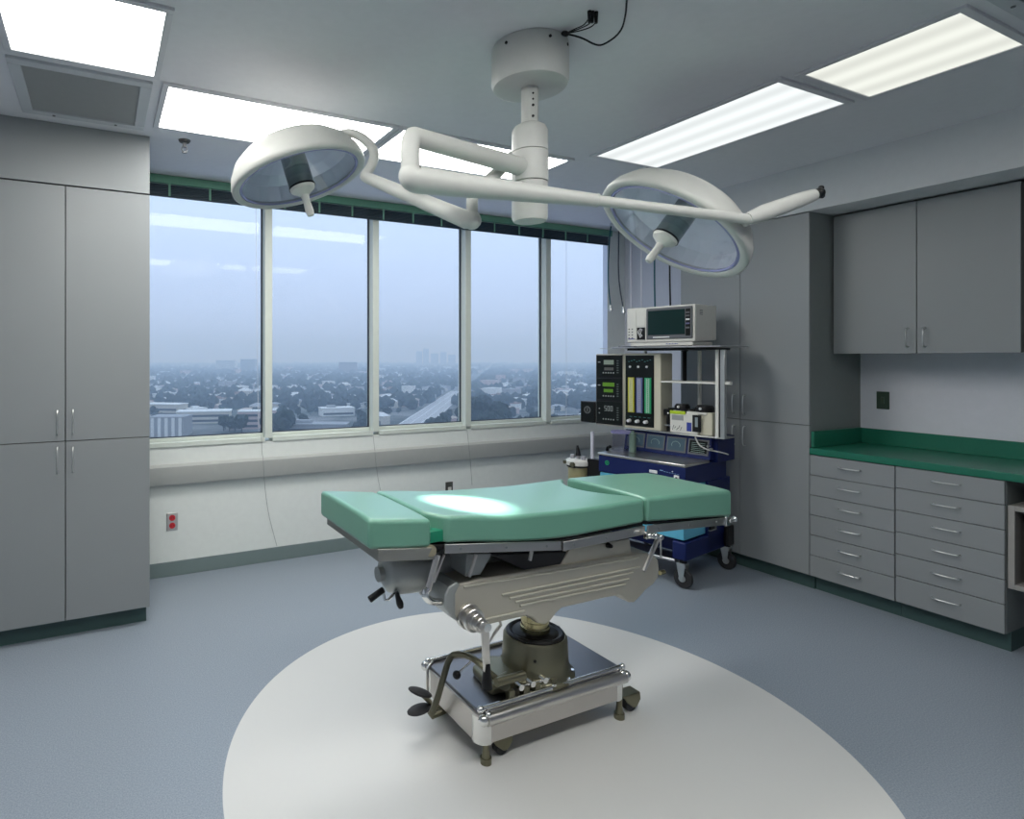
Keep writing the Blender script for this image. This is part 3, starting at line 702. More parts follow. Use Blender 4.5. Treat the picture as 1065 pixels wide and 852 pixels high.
MB().cyl(end + Vector((0, .006, .03)), end + Vector((0, .006, -.055)), .011, .020, 20).build('lever_grip', M_black, t)
MB().tube([ypt(519, 643, 1.86), ypt(521, 650, 1.86), ypt(514, 659, 1.86), ypt(508, 670, 1.86), ypt(505, 682, 1.86)], [.006, .006, .006, .003, .003], 10).build('brake_rod', M_steel, t)
# ---- column
CXc, CYc = 1.628, 1.942
Lc = lambda prof, m, nm, par=t: MB().lathe(prof, 48, Matrix.Translation((CXc, CYc, 0)), cap=False).build(nm, m, par)
Lc([(.001, .2), (.158, .2), (.158, .210), (.146, .216), (.138, .23), (.133, .26), (.129, .345), (.121, .357), (.001, .357)], M_gun, 'column_drum')
Lc([(.060, .357), (.117, .357), (.117, .362), (.108, .368), (.098, .366), (.094, .362), (.086, .368), (.060, .370)], M_black, 'rubber_seal')
Lc([(.001, .36), (.060, .36), (.060, .385), (.056, .39), (.056, .41), (.059, .413), (.059, .47), (.001, .47)], M_brass, 'column_neck')
for a in range(-160, 20, 30):
    x_, y_ = CXc + .146 * math.cos(R(a)), CYc + .146 * math.sin(R(a)); MB().cyl((x_, y_, .2), (x_, y_, .222), .009, n=6).build('base_bolt', M_chrome, t)
pb = Vector((CXc, CYc, .30)) + (Vector((-CXc, -CYc, 0)).normalized() * .131); MB().ball(pb, .006).build('drain_plug', M_black, t)
# ---- wheeled base
BX0, BX1, BY0, BY1 = 1.245, 1.975, 1.785, 2.195
ring = rounded_rect(BX0, BX1, BY0, BY1, .038)
MB().prism([(x_, y_, .08) for x_, y_ in ring], (0, 0, .108)).build('base_body', mat('satin_steel_skirt', (.60, .57, .54), .34, .9, noise=(3, .04)), t, bevel=.004)
ring = rounded_rect(BX0 + .006, BX1 - .006, BY0 + .006, BY1 - .006, .028)
MB().prism([(x_, y_, .188) for x_, y_ in ring], (0, 0, .012)).build('base_top', M_plate, t, bevel=.005, seg=3)
for yy in (BY0 - .006, BY1 + .006):
    MB().cyl((BX0 + .025, yy, .176), (BX1 - .02, yy, .176), .023, n=24).build('bumper_bar', M_steel, t)
    MB().cyl((BX0 + .02, yy + (.020 if yy < 2 else -.02), .206), (BX1 - .015, yy + (.020 if yy < 2 else -.02), .206), .010, n=18).build('guard_rail', M_chrome, t)
    for xx in (BX0 + .012, BX1 - .010):
        kx, ky = (BX0 + .0385 if xx < 1.5 else BX1 - .0385), (BY0 + .0385 if yy < 2 else BY1 - .0385)
        MB().cyl((kx, ky, .078), (kx, ky, .178), .0405, n=40).ball((xx, yy, .178), .021).ball((xx, yy + (.02 if yy < 2 else -.02), .206), .014).ball((xx + (.02 if xx < 1.5 else -.02), yy, .192), .014).build('corner_cap', M_chrome, t)
for xx, yy, s_ in ((BX0 + .04, BY0 + .02, 1), (BX1 - .03, BY0 + .01, 1), (BX0 + .05, BY1 - .05, 1), (BX1 - .05, BY1 - .05, 1)):
    MB().cyl((xx, yy, .08), (xx, yy, .03), .012).cyl((xx, yy, .05), (xx, yy, .022), .012, .016).cyl((xx, yy, .022), (xx, yy, .0), .021, n=20).build('levelling_foot', M_gun, t)
    cb = MB().prism([(xx + .022, yy - .004, .082), (xx + .118, yy - .004, .082), (xx + .122, yy - .004, .05), (xx + .10, yy - .004, .022), (xx + .08, yy - .004, .022), (xx + .045, yy - .004, .05)], (0, .008, 0))
    cb.prism([(xx + .022, yy + .044, .082), (xx + .118, yy + .044, .082), (xx + .122, yy + .044, .05), (xx + .10, yy + .044, .022), (xx + .08, yy + .044, .022), (xx + .045, yy + .044, .05)], (0, .008, 0)).box(xx + .022, xx + .118, yy - .004, yy + .052, .072, .082); cst = cb.build('caster_housing', M_gun, t, bevel=.006)
    MB().cyl((xx + .082, yy + .008, .030), (xx + .082, yy + .040, .030), .030, n=24).build('caster_wheel', M_rub, cst, bevel=.004)
# pump unit on the base with pedal lever
mb = MB().prism([(1.345, 1.86, .2), (1.42, 1.84, .2), (1.55, 1.90, .2), (1.55, 2.02, .2), (1.46, 2.08, .2), (1.37, 2.02, .2)], (0, 0, .04)); mb.build('pump_body', M_gun, t, bevel=.014, seg=3)
MB().tube([(1.36, 1.90, .218), (1.40, 1.89, .22), (1.46, 1.90, .225)], [.022, .028, .026], 18, 1).build('pump_cylinder', M_gun, t)
pd = MB().tube([ypt(528, 715, 1.82), ypt(512, 703, 1.84), ypt(500, 691, 1.88), ypt(488, 682, 1.93), ypt(473, 680, 1.98), ypt(467, 685, 1.99), ypt(461, 705, 1.97), ypt(453, 733, 1.94), ypt(449, 742, 1.94)], .0125, 8, 1).build('pedal_lever', M_gun, t)
MB().cyl(ypt(525, 712, 1.81), ypt(525, 712, 1.86), .022).cyl(ypt(516, 710, 1.80), ypt(545, 702, 1.80), .016).build('pedal_shaft', M_gun, t)
for px, py in ((533, 711), (548, 708), (560, 706), (577, 705)): p_ = ypt(px, py, 1.80); MB().box(p_.x - .013, p_.x + .013, 1.80, 1.83, .20, .238).build('linkage_block', M_gun, t, bevel=.003)
mb = MB()
for px, py in ((541, 705), (553, 704), (566, 702)): p_ = ypt(px, py, 1.81); mb.cyl((p_.x, 1.80, .24), (p_.x, 1.83, .24), .012)
mb.cyl((ypt(540, 705, 1.81).x, 1.815, .235), (ypt(580, 702, 1.81).x, 1.815, .235), .006)
mb.build('linkage_pins', M_chrome, t)
pk = xpt(447, 741, 1.19)
for px, py, tz in ((437, 720, .3), (436, 738, -.25)):
    p_ = xpt(px, py, 1.135); MB().ball(p_, .050, (1.0, .62, .26), Matrix.Rotation(R(20) if tz > 0 else R(-15), 4, 'Y') @ Matrix.Rotation(R(-20), 4, 'Z')).build('foot_pad', M_rub, pd)
    MB().tube([p_, xpt(447, 730 if tz > 0 else 736, 1.18), pk], .010, 8).build('pedal_arm', M_gun, pd)
MB().tube([pk, pk + Vector((.01, 0, -.02)), pk + Vector((.09, .0, -.01))], .010, 8).build('pedal_pivot', M_gun, t)
MB().tube([ypt(490, 688, 1.90), ypt(478, 699, 1.90)], .0035, 8).build('ball_lever', M_chrome, t)
MB().ball(ypt(475, 702, 1.90), .016).build('lever_ball', M_black, t)
MB().tube([(BX0 + .03, BY1 - .02, .205), (BX0 - .01, BY1 - .05, .20), (BX0 - .018, BY1 - .06, .18), (BX0 - .018, BY1 - .06, .11)], .006, 10, 1).build('bent_rail', M_steel, t)

# ================================================================== ANAESTHESIA MACHINE (local frame: x along its front, y into it)
CA = R(-80); CF = Vector((3.40, 2.60, 0))
def cart(name, label, cat): return thing(name, label, cat, tuple(CF), CA)
t = cart('anaesthesia_machine', 'navy blue anaesthesia machine on casters with drawers, gauges and flow meter panel', 'anaesthesia machine')
B = lambda nm, m, *bx, bev=.004, par=None: MB().box(*bx).build(nm, m, par or t, local=True, bevel=bev)
B('worktop', M_steel, -.64, .0, -.005, .31, .785, .803)
B('upper_body', M_navy, -.635, -.002, .0, .55, .665, .784)
MB().box(-.62, -.25, -.004, .0, .60, .66).build('drawer', M_sky, t, local=True, bevel=.002)
B('drawer', M_sky, -.625, -.012, .005, .28, .612, .662)
B('rear_tower', M_navy, -.635, .0, .29, .60, .20, .664)
B('rear_tower', M_navy, -.635, .03, .36, .60, .784, .955)
B('lower_drawer_case', M_sky, -.38, -.012, .0, .28, .312, .50, bev=.006)
MB().box(-.62, -.40, .02, .28, .31, .50).build('cylinder_bay', M_black, t, local=True, bevel=.004)
MB().box(-.60, -.03, .03, .28, .50, .60).build('recess_panel', M_rub, t, local=True)
MB().prism([(-.64, .16, .18), (-.13, .16, .18), (-.09, .0, .18), (.0, .0, .18), (.0, .60, .18), (-.64, .60, .18)], (0, 0, .12)).build('chassis', M_navy, t, local=True, bevel=.01)
MB().box(.0, .03, .50, .60, .19, .33).build('rear_bumper', M_black, t, local=True, bevel=.01)
mb = MB(); mb.box(.001, .012, .30, .36, .33, .50); mb.build('side_vent', M_black, t, local=True)
mb = MB(); mb.box(.001, .014, .37, .378, .33, .52); mb.box(.001, .014, .29, .37, .33, .338); mb.build('side_bracket', M_alu, t, local=True)
# gauge console
MB().prism([(-.625, .30, .803), (-.625, .33, .955), (-.625, .40, .955), (-.625, .40, .803)], (.63, 0, 0)).build('gauge_console', M_navy, t, local=True, bevel=.004)
for k in range(4):
    x0 = -.60 + k * .152
    def cp(x_, h_): return Vector((x_, .30 + .03 * h_ - .002, .803 + .152 * h_))
    o = MB().prism([cp(x0, .18), cp(x0 + .138, .18), cp(x0 + .138, .86), cp(x0, .86)], (0, -.005, 0)).build('gauge_window', M_greybez, t, local=True)
    MB().prism([cp(x0 + .010, .26), cp(x0 + .128, .26), cp(x0 + .128, .80), cp(x0 + .010, .80)], (0, -.007, 0)).build('gauge_face', M_panel if k == 3 else mat('gauge_dial_face', (.05, .09, .12), .3), o, local=True)
    mb = MB()
    if k < 3:
        for j in range(14):
            a = R(200 - j * 17); c_ = cp(x0 + .069, .5) + Vector((0, -.008, 0)); mb.box(c_.x + .030 * math.cos(a) - .002, c_.x + .030 * math.cos(a) + .002, c_.y - .001, c_.y + .001, c_.z + .026 * math.sin(a) - .002, c_.z + .026 * math.sin(a) + .002)
    else:
        for j in range(6): z_ = .3 + j * .08; c_ = cp(x0 + .069, z_) + Vector((0, -.008, 0)); mb.box(c_.x - .045, c_.x + .045, c_.y - .001, c_.y + .001, c_.z - .001, c_.z + .001)
    mb.build('gauge_marks', mat('gauge_marks', (.30, .42, .38), .5), o, local=True)
# front markings
MB().lathe([(.012, 0), (.0165, 0), (.0165, .002), (.012, .002), (.012, 0)], 28, Matrix.Translation((-.565, -.0015, .737)) @ Matrix.Rotation(R(90), 4, 'X'), cap=False).build('round_emblem', mat('green_emblem', (.02, .38, .14), .4), t, local=True)
MB().box(-.572, -.558, -.003, -.0005, .735, .739).box(-.570, -.566, -.003, -.0005, .724, .748).build('emblem_mark', mat('green_emblem', (.02, .38, .14), .4), t, local=True)
B('name_plate', M_white_m, -.245, -.190, -.003, .0, .718, .738, bev=0)
mb = MB(); mb.box(-.172, -.150, -.002, .0, .742, .747)
for j in range(6): mb.box(-.145 + j * .018, -.133 + j * .018, -.002, .0, .738 - j * .001, .741 - j * .001)
mb.build('maker_lettering', mat('pale_blue_lettering', (.20, .35, .55), .5), t, local=True)
B('power_switch', M_white_m, -.075, -.042, -.006, .0, .695, .728, bev=.002)
MB().ball((-.058, -.008, .711), .007).build('switch_knob', M_greybez, t, local=True)
MB().ball((-.085, -.003, .748), .004).build('indicator', M_white_m, t, local=True)
for z_ in (.90, .885): MB().cyl((.006 + (.9 - z_) * 1.2, .29, z_), (.006 + (.9 - z_) * 1.2, .27, z_), .008).build('gas_nipple', M_chrome, t, local=True)
# flow meter cabinet
fm = B('flow_meter_cabinet', M_cream, -.622, -.335, .302, .46, .965, 1.525, bev=.006)
B('flow_meter_face', M_panel, -.610, -.385, .297, .303, .985, 1.510, par=fm, bev=.002)
for k, (col, nm) in enumerate((((.48, .46, .05), 'yellow_flow_tube'), ((.10, .12, .28), 'blue_flow_tube'), ((.02, .35, .14), 'green_flow_tube'))):
    x0 = -.585 + k * .066
    m_ = mat(nm, col, .35); B(nm, m_, x0, x0 + .050, .290, .297, 1.085, 1.345, par=fm, bev=.002)
    mb = MB().cyl((x0 + .018, .289, 1.09), (x0 + .018, .289, 1.34), .005, n=10).cyl((x0 + .034, .289, 1.09), (x0 + .034, .289, 1.34), .005, n=10)
    for j in range(16): mb.box(x0 + .022, x0 + .030, .2885, .290, 1.10 + j * .015, 1.104 + j * .015)
    mb.build('glass_tube', mat('pale_tube_' + nm, tuple(min(1, .35 + c_ * .6) for c_ in col), .2), fm, local=True)
    MB().cyl((x0 + .012, .297, 1.022), (x0 + .012, .270, 1.022), .013, .011, 18).build('flow_knob', M_white_m, fm, local=True)
    MB().ball((x0 + .015, .294, 1.425), .0085).build('gauge_button', M_white_m, fm, local=True)
mb = MB()
for j in range(9): mb.box(-.585 + j * .021, -.573 + j * .021, .2955, .297, 1.462 + (j % 3) * .006, 1.466 + (j % 3) * .006)
mb.build('panel_lettering', mat('teal_lettering', (.06, .25, .25), .5), fm, local=True); mb = MB()
for j in range(5): mb.box(-.575 + j * .036, -.555 + j * .036, .2955, .297, 1.052, 1.055)
mb.build('panel_lettering', mat('teal_lettering', (.06, .25, .25), .5), fm, local=True)
# right post and shelf frame
B('post', M_whitep, .040, .062, .30, .325, .955, 1.545, bev=.003)
B('post', M_black, .0625, .071, .305, .325, .955, 1.545, bev=.001)
B('post', M_alu, .0715, .10, .30, .33, .955, 1.545, bev=.003)
B('post', M_whitep, -.20, -.178, .55, .57, .955, 1.545, bev=.003)
B('post', M_alu, -.62, -.60, .55, .58, .955, 1.545, bev=.003)
B('console_ledge', M_alu, -.63, .10, .295, .44, .955, .964, bev=.002)
B('inner_shelf', M_whitep, -.333, .038, .30, .50, 1.315, 1.328, bev=.002)
B('shelf_bracket', M_whitep, .102, .135, .302, .33, 1.315, 1.335, bev=.002)
B('top_shelf', mat('top_shelf_steel', (.40, .40, .42), .35, .8), -.66, .12, .20, .60, 1.562, 1.572, bev=.002)
B('shelf_underframe', M_black, -.56, .02, .24, .56, 1.545, 1.5615, bev=.002)
B('drip_rail', M_alu, -.80, -.655, .26, .27, 1.560, 1.566, bev=.001)
# casters with foot rail
for cx_, cy_ in ((-.03, .03), (-.60, .03), (-.03, .62), (-.58, .60)):
    cst = MB().cyl((cx_, cy_, .18), (cx_, cy_, .155), .022).build('caster_stem', M_black, t, local=True)
    mb = MB()
    for s_ in (-.024, .024):
        mb.prism([(cx_ - .034, cy_ + s_, .160), (cx_ + .024, cy_ + s_, .160), (cx_ + .010, cy_ + s_, .05), (cx_ - .012, cy_ + s_, .05)], (0, .003 if s_ > 0 else -.003, 0))
    mb.box(cx_ - .034, cx_ + .024, cy_ - .026, cy_ + .026, .154, .162)
    mb.build('caster_fork', M_alu, cst, local=True)
    MB().lathe([(.001, -.016), (.034, -.016), (.058, -.014), (.062, -.006), (.062, .006), (.058, .014), (.034, .016), (.001, .016)], 32, Matrix.Translation((cx_, cy_, .062)) @ Matrix.Rotation(R(90), 4, 'X'), cap=False).build('caster_wheel', M_rub, cst, local=True)
    MB().cyl((cx_, cy_ - .021, .062), (cx_, cy_ + .021, .062), .022).build('wheel_hub', M_alu, cst, local=True)
MB().box(-.62, -.085, -.01, .17, .158, .168).build('foot_rest', M_plate, t, local=True, bevel=.002)
MB().tube([(-.635, .17, .168), (-.635, -.012, .168), (-.075, -.012, .168), (-.075, .05, .178)], .010, 12, 1).build('foot_rail', M_alu, t, local=True)
# power lead
MB().tube([(-.09, .30, .95), (-.06, .285, .90), (.0, .28, .875), (.06, .30, .87), (.095, .36, .85)], .0045, 8, 2).build('power_lead', mat('grey_lead', (.45, .45, .43), .5), t, local=True)

# ---- patient monitor on the top shelf
t = cart('patient_monitor', 'beige patient monitor with dark screen standing on top of the anaesthesia machine', 'monitor')
z0, z1 = 1.605, 1.862
body = MB().prism([(-.600, .30, z0), (-.600, .30, z1), (-.600, .60, z1), (-.600, .60, z0 + .01)], (.510, 0, 0)).build('casing', M_whitep, t, local=True, bevel=.008)
B('plinth', M_whitep, -.575, -.11, .31, .58, 1.578, 1.605)
for fx in (-.55, -.14):
    for fy in (.33, .56): MB().cyl((fx, fy, 1.5725), (fx, fy, 1.58), .012).build('rubber_foot', M_rub, t, local=True)
bz = B('screen_bezel', M_greybez, -.440, -.105, .290, .301, z0 + .022, z1 - .012, bev=.008)
scr = MB(); scr.box(-.425, -.155, .287, .291, z0 + .050, z1 - .030); scr.build('screen', M_screen, bz, local=True, bevel=.002)
B('key_strip', M_panel, -.150, -.118, .288, .291, z0 + .04, z1 - .03, par=bz, bev=0)  # black strip behind the column of keys
for j, zz in enumerate((1.800, 1.778, 1.752, 1.724, 1.695)):
    B('key', (M_greybez, M_greybez, M_white_m, mat('violet_key', (.12, .12, .25), .5), M_greybez)[j], -.148, -.122, .285, .289, zz, zz + .011, par=bz, bev=.001)
B('handle_strip', M_white_m, -.385, -.265, .284, .291, z0 + .030, z0 + .038, par=bz, bev=.001)
B('module_door', M_whitep, -.590, -.520, .296, .301, z0 + .03, z1 - .02, bev=.003)
B('module_door', M_whitep, -.516, -.450, .296, .301, z0 + .12, z1 - .02, bev=.003)
mb = MB()
for j in range(4):
    for k in range(2): mb.cyl((-.577 + k * .026, .297, 1.64 + j * .022), (-.577 + k * .026, .292, 1.64 + j * .022), .005, n=12)
mb.build('sockets', M_greybez, t, local=True)
B('blue_strip', M_blue_m, -.585, -.535, .293, .297, 1.632, 1.636, bev=0)
em = B('emblem_plate', M_black, -.514, -.452, .293, .298, 1.625, 1.715, bev=.001)
mb = MB()
def seg2(p, q, w_=.0042):
    p = Vector((p[0], .292, p[1])); q = Vector((q[0], .292, q[1])); mb.tube([p, q], w_ * .5, 6)
for a_, b_ in ((0, 0), (.011, -.006), (.022, -.012)):
    seg2((-.484 + a_ * .6, 1.709 + b_ * .6), (-.507 + a_, 1.684 + b_)); seg2((-.507 + a_, 1.684 + b_), (-.486 + a_ * .7, 1.640 - b_ * .9))
mb.build('emblem', M_white_m, em, local=True)
mb = MB()
for j in range(8): mb.box(-.30 + j * .011, -.292 + j * .011, .3075, .3095, 1.588, 1.594 - (j % 2) * .002)
mb.build('maker_lettering', M_blue_m, t, local=True)
mb = MB()
for j in range(4): mb.box(-.0905, -.0885, .36, .40, 1.79 + j * .010, 1.794 + j * .010)
mb.build('side_slots', M_greybez, t, local=True)
# tray papers between monitor and shelf
t = cart('equipment_tray', 'thin dark tray lying on the top shelf under the patient monitor', 'tray')
tag(t, cat='tray')
MB().box(-.645, -.582, .26, .56, 1.5725, 1.580).build('tray_board', M_greybez, t, local=True, bevel=.002)
MB().box(-.640, -.590, .265, .27, 1.580, 1.584).build('tray_lip', M_alu, t, local=True)

# ---- rack of three black monitors on the left
t = cart('gas_monitor_rack', 'upright black rack of three small display modules at the left of the flow meters', 'monitor rack')
rk = B('rack_casing', mat('pale_rack_edge', (.50, .48, .42), .5), -.868, -.628, .302, .46, .965, 1.522, bev=.006)
B('bracket', M_alu, -.70, -.66, .46, .575, 1.2, 1.26); B('hanger', M_alu, -.66, -.612, .5625, .578, 1.2, 1.26)
B('rack_face', M_black, -.862, -.634, .2985, .303, .975, 1.513, par=rk, bev=.001)
for k, (z0_, z1_, nm) in enumerate(((1.345, 1.510, 'module'), (1.165, 1.335, 'module'), (.985, 1.155, 'module'))):
    md = B('display_module', M_panel, -.858, -.640, .295, .303, z0_, z1_, bev=.004)
    if k == 0:
        B('readout', M_gdisp, -.790, -.705, .291, .296, z0_ + .095, z0_ + .130, par=md, bev=.001); B('readout', mat('dim_display', (.10, .10, .09), .3), -.785, -.708, .291, .296, z0_ + .050, z0_ + .072, par=md, bev=.001)
    if k == 1:
        B('readout', M_ygreen, -.800, -.700, .291, .296, z0_ + .105, z0_ + .135, par=md, bev=.001); B('readout', M_ygreen, -.790, -.712, .291, .296, z0_ + .060, z0_ + .085, par=md, bev=.001)
    mb = MB()
    if k == 2:
        for j in range(3):                                   # seven-segment style digits 5 0 0
            x_ = -.785 + j * .026; z_ = z0_ + .095
            segs = (1, 1, 0, 1, 1, 0, 1) if j == 0 else (1, 1, 1, 0, 1, 1, 1)
            for on, (a, b_, c_, d_) in zip(segs, ((0, .018, .036, .040), (0, .003, .02, .038), (.015, .018, .02, .038), (0, .018, .018, .022), (.015, .018, .002, .02), (0, .003, .002, .02), (0, .018, 0, .004))):
                if on: mb.box(x_ + a, x_ + b_, .2925, .295, z_ + c_, z_ + d_)
        for dz in (.11, .075): mb.ball((-.83, .294, z0_ + dz), .005)
    else:
        mb.box(-.842, -.822, .2925, .295, z0_ + .11, z0_ + .117)
    for j in range(5): mb.box(-.80 + j * .022, -.79 + j * .022, .2935, .295, z0_ + .026, z0_ + .036)
    mb.build('markings', mat('pale_marking', (.35, .38, .36), .5), md, local=True)
    mb = MB()
    for j in range(6): mb.box(-.680, -.665, .2935, .295, z0_ + .03 + j * .018, z0_ + .037 + j * .018)
    mb.build('key_legends', mat('dim_legend', (.10, .13, .12), .5), md, local=True)
# ---- loudspeaker box
t = cart('monitor_speaker', 'small black box with a round dial fixed to the left side of the display rack', 'speaker box')
sp_ = B('casing', M_black, -1.015, -.880, .31, .42, .975, 1.142, bev=.004)
B('face', M_panel, -1.008, -.888, .306, .311, .982, 1.135, bev=.002)
MB().lathe([(.020, 0), (.030, 0), (.030, .003), (.020, .003), (.020, 0)], 28, Matrix.Translation((-.948, .306, 1.075)) @ Matrix.Rotation(R(90), 4, 'X'), cap=False).build('dial_ring', mat('dial_grey', (.12, .13, .13), .4), t, local=True)
MB().box(-.953, -.943, .303, .306, 1.062, 1.09).build('dial_pointer', mat('dial_grey', (.12, .13, .13), .4), t, local=True)
B('mounting_arm', M_alu, -.8805, -.868, .34, .38, 1.0, 1.12, bev=.001)

# ---- ventilator / vaporiser unit inside the frame
t = cart('vaporizer_unit', 'beige vaporizer unit with black dials and a yellow-green band on the console ledge', 'vaporizer')
va = B('body', M_whitep, -.270, -.075, .305, .43, .966, 1.105, bev=.005)
B('body', M_cream, -.073, .012, .32, .43, .966, 1.12, bev=.005)
B('warning_band', mat('yellow_green_band', (.45, .60, .03), .4), -.268, -.160, .300, .306, 1.098, 1.120, bev=.002)
B('top_block', M_whitep, -.155, -.02, .31, .42, 1.105, 1.120, bev=.003)
MB().box(-.11, -.052, .298, .306, .985, 1.10).build('black_gauge', M_black, t, local=True, bevel=.003)
mb = MB().box(-.09, -.072, .296, .299, 1.02, 1.085); mb.build('gauge_scale', mat('steel_scale', (.25, .3, .32), .4), t, local=True)
B('label', mat('grey_label', (.28, .29, .29), .5), -.255, -.175, .302, .306, 1.055, 1.09, bev=0)
mb = MB()
for j in range(5): mb.tube([(-.25 + j * .014, .3025, .985 + (j % 2) * .012), (-.24 + j * .014, .3025, 1.02 - (j % 3) * .01)], .0015, 6)
mb.build('printed_marks', M_black, t, local=True)
B('blue_label', M_blue_m, -.150, -.118, .302, .306, .985, 1.045, bev=0)
mb = MB()
for x_, w_ in ((-.215, .05), (-.06, .06)):
    mb.lathe([(.001, 0), (w_, 0), (w_, .03), (w_ * .8, .045), (.001, .048)], 24, Matrix.Translation((x_, .37, 1.121)), cap=False)
mb.box(-.30, -.03, .335, .40, 1.121, 1.135)
mb.build('control_dial', M_black, t, local=True)
MB().ball((-.215, .315, 1.147), .009).ball((-.06, .305, 1.145), .009).build('dial_pin', M_white_m, t, local=True)
t = cart('breathing_valve', 'black and steel valve fitting beside the vaporizer behind the flow meter cabinet edge', 'valve')
MB().box(-.325, -.285, .32, .38, 1.08, 1.125).cyl((-.305, .35, 1.08), (-.305, .35, .966), .012).build('valve_body', M_black, t, local=True, bevel=.003)
MB().cyl((-.318, .33, 1.01), (-.278, .33, 1.01), .006).ball((-.29, .318, 1.098), .008).build('valve_stem', M_chrome, t, local=True)
# mast hanging in the frame
t = cart('bellows_tube', 'black corrugated tube hanging under the top shelf in the open frame', 'tube')
prof = [(.001, 1.325)]
z_ = 1.3285; prof = [(.001, z_)]
while z_ < 1.535: prof += [(.012, z_), (.016, z_ + .004), (.012, z_ + .008)]; z_ += .008
prof += [(.022, 1.538), (.022, 1.5445), (.001, 1.5445)]
MB().lathe(prof, 18, Matrix.Translation((-.215, .40, 0)), cap=False).build('corrugated_tube', M_black, t, local=True)
# clear canister and bottle on the left of the worktop
t = cart('clear_canister', 'clear plastic canister standing on the left end of the steel worktop', 'canister')
MB().lathe([(.001, .804), (.072, .804), (.074, .93), (.070, .935), (.067, .93), (.066, .812), (.001, .812)], 32, Matrix.Translation((-.735 + .16, .20, 0)), cap=False).build('jar', M_clear, t, local=True)
MB().lathe([(.001, .936), (.078, .936), (.078, .950), (.03, .956), (.001, .956)], 32, Matrix.Translation((-.575, .20, 0)), cap=False).build('lid', mat('violet_lid', (.20, .19, .36), .35), t, local=True)
MB().cyl((-.49, .20, .804), (-.49, .20, .945), .024, n=24).cyl((-.49, .2, .945), (-.49, .2, .958), .012).build('bottle', mat('grey_green_bottle', (.12, .18, .15), .35), t, local=True)
# suction jar at the left side
t = cart('suction_jar', 'cream suction bottle with gauges hanging at the left side of the machine', 'suction bottle')
cx_, cy_ = -.84, .04
MB().lathe([(.001, .555), (.066, .555), (.074, .57), (.074, .675), (.001, .675)], 32, Matrix.Translation((cx_, cy_, 0)), cap=False).build('jar', mat('amber_jar', (.34, .30, .16), .3), t, local=True)
MB().lathe([(.070, .665), (.082, .665), (.088, .681), (.001, .681)], 32, Matrix.Translation((cx_, cy_, 0)), cap=False).build('seal', M_rub, t, local=True)
MB().lathe([(.001, .681), (.094, .681), (.094, .71), (.08, .722), (.001, .724)], 32, Matrix.Translation((cx_, cy_, 0)), cap=False).build('lid', M_whitep, t, local=True)
mb = MB()
for dx in (-.05, .0, .05): mb.cyl((cx_ + dx, cy_, .722), (cx_ + dx, cy_, .75), .016)
mb.build('port', mat('grey_port', (.30, .30, .32), .4), t, local=True)
MB().tube([(cx_ + .0, cy_, .748), (cx_, cy_, .775), (cx_ - .006, cy_, .825)], [.022, .016, .007], 12).build('nozzle', M_black, t, local=True)
MB().cyl((cx_ - .055, cy_ - .072, .70), (cx_ - .06, cy_ - .09, .70), .013).cyl((cx_ + .02, cy_ - .09, .692), (cx_ + .02, cy_ - .106, .692), .018).build('regulator_knob', M_gun, t, local=True)
MB().cyl((cx_ + .118, cy_ + .01, .62), (cx_ + .118, cy_ + .01, .94), .013, n=16).build('pole', mat('pale_pole', (.55, .55, .62), .35), t, local=True)
MB().box(-.755, -.64, .03, .10, .56, .74).build('bracket', M_black, t, local=True, bevel=.006)
MB().tube([(-.64, .15, .83), (-.67, .16, .82), (-.685, .18, .77), (-.68, .2, .60)], .012, 10, 2).build('suction_tube', M_black, t, local=True)

# ================================================================== THE CITY BEYOND THE WINDOWS
GZ = -44.0
def mat_ground():
    m = bpy.data.materials.new('city_ground'); m.use_nodes = True; N = m.node_tree.nodes; L_ = m.node_tree.links
    b = N['Principled BSDF']; b.inputs['Roughness'].default_value = .9
    g = N.new('ShaderNodeNewGeometry'); n = N.new('ShaderNodeTexNoise'); n.inputs['Scale'].default_value = .03; n.inputs['Detail'].default_value = 6
    r = N.new('ShaderNodeValToRGB'); r.color_ramp.elements[0].position = .4; r.color_ramp.elements[1].position = .62
    r.color_ramp.elements[0].color = (.03, .045, .035, 1); r.color_ramp.elements[1].color = (.20, .20, .20, 1)
    L_.new(g.outputs['Position'], n.inputs['Vector']); L_.new(n.outputs['Fac'], r.inputs[0]); L_.new(r.outputs[0], b.inputs['Base Color'])
    return m
struct('ground', MB().box(-9000, 12000, 60, 14000, GZ - 1, GZ), mat_ground())
M_tree = mat('hazy_tree_leaves', (.012, .024, .02), .9, noise=(.3, .4))
M_roofs = [mat('flat_roof_%s' % k, c_, .8) for k, c_ in (('white', (.75, .75, .74)), ('grey', (.33, .34, .36)), ('tan', (.45, .38, .33)), ('red_brown', (.30, .20, .17)))]
M_walls = [mat('house_wall_%s' % k, c_, .8) for k, c_ in (('white', (.72, .72, .70)), ('cream', (.58, .54, .47)), ('pink', (.55, .42, .40)))]
rc = random.Random(11)
def wedge(px, zc): return dpt(px, HY, zc)
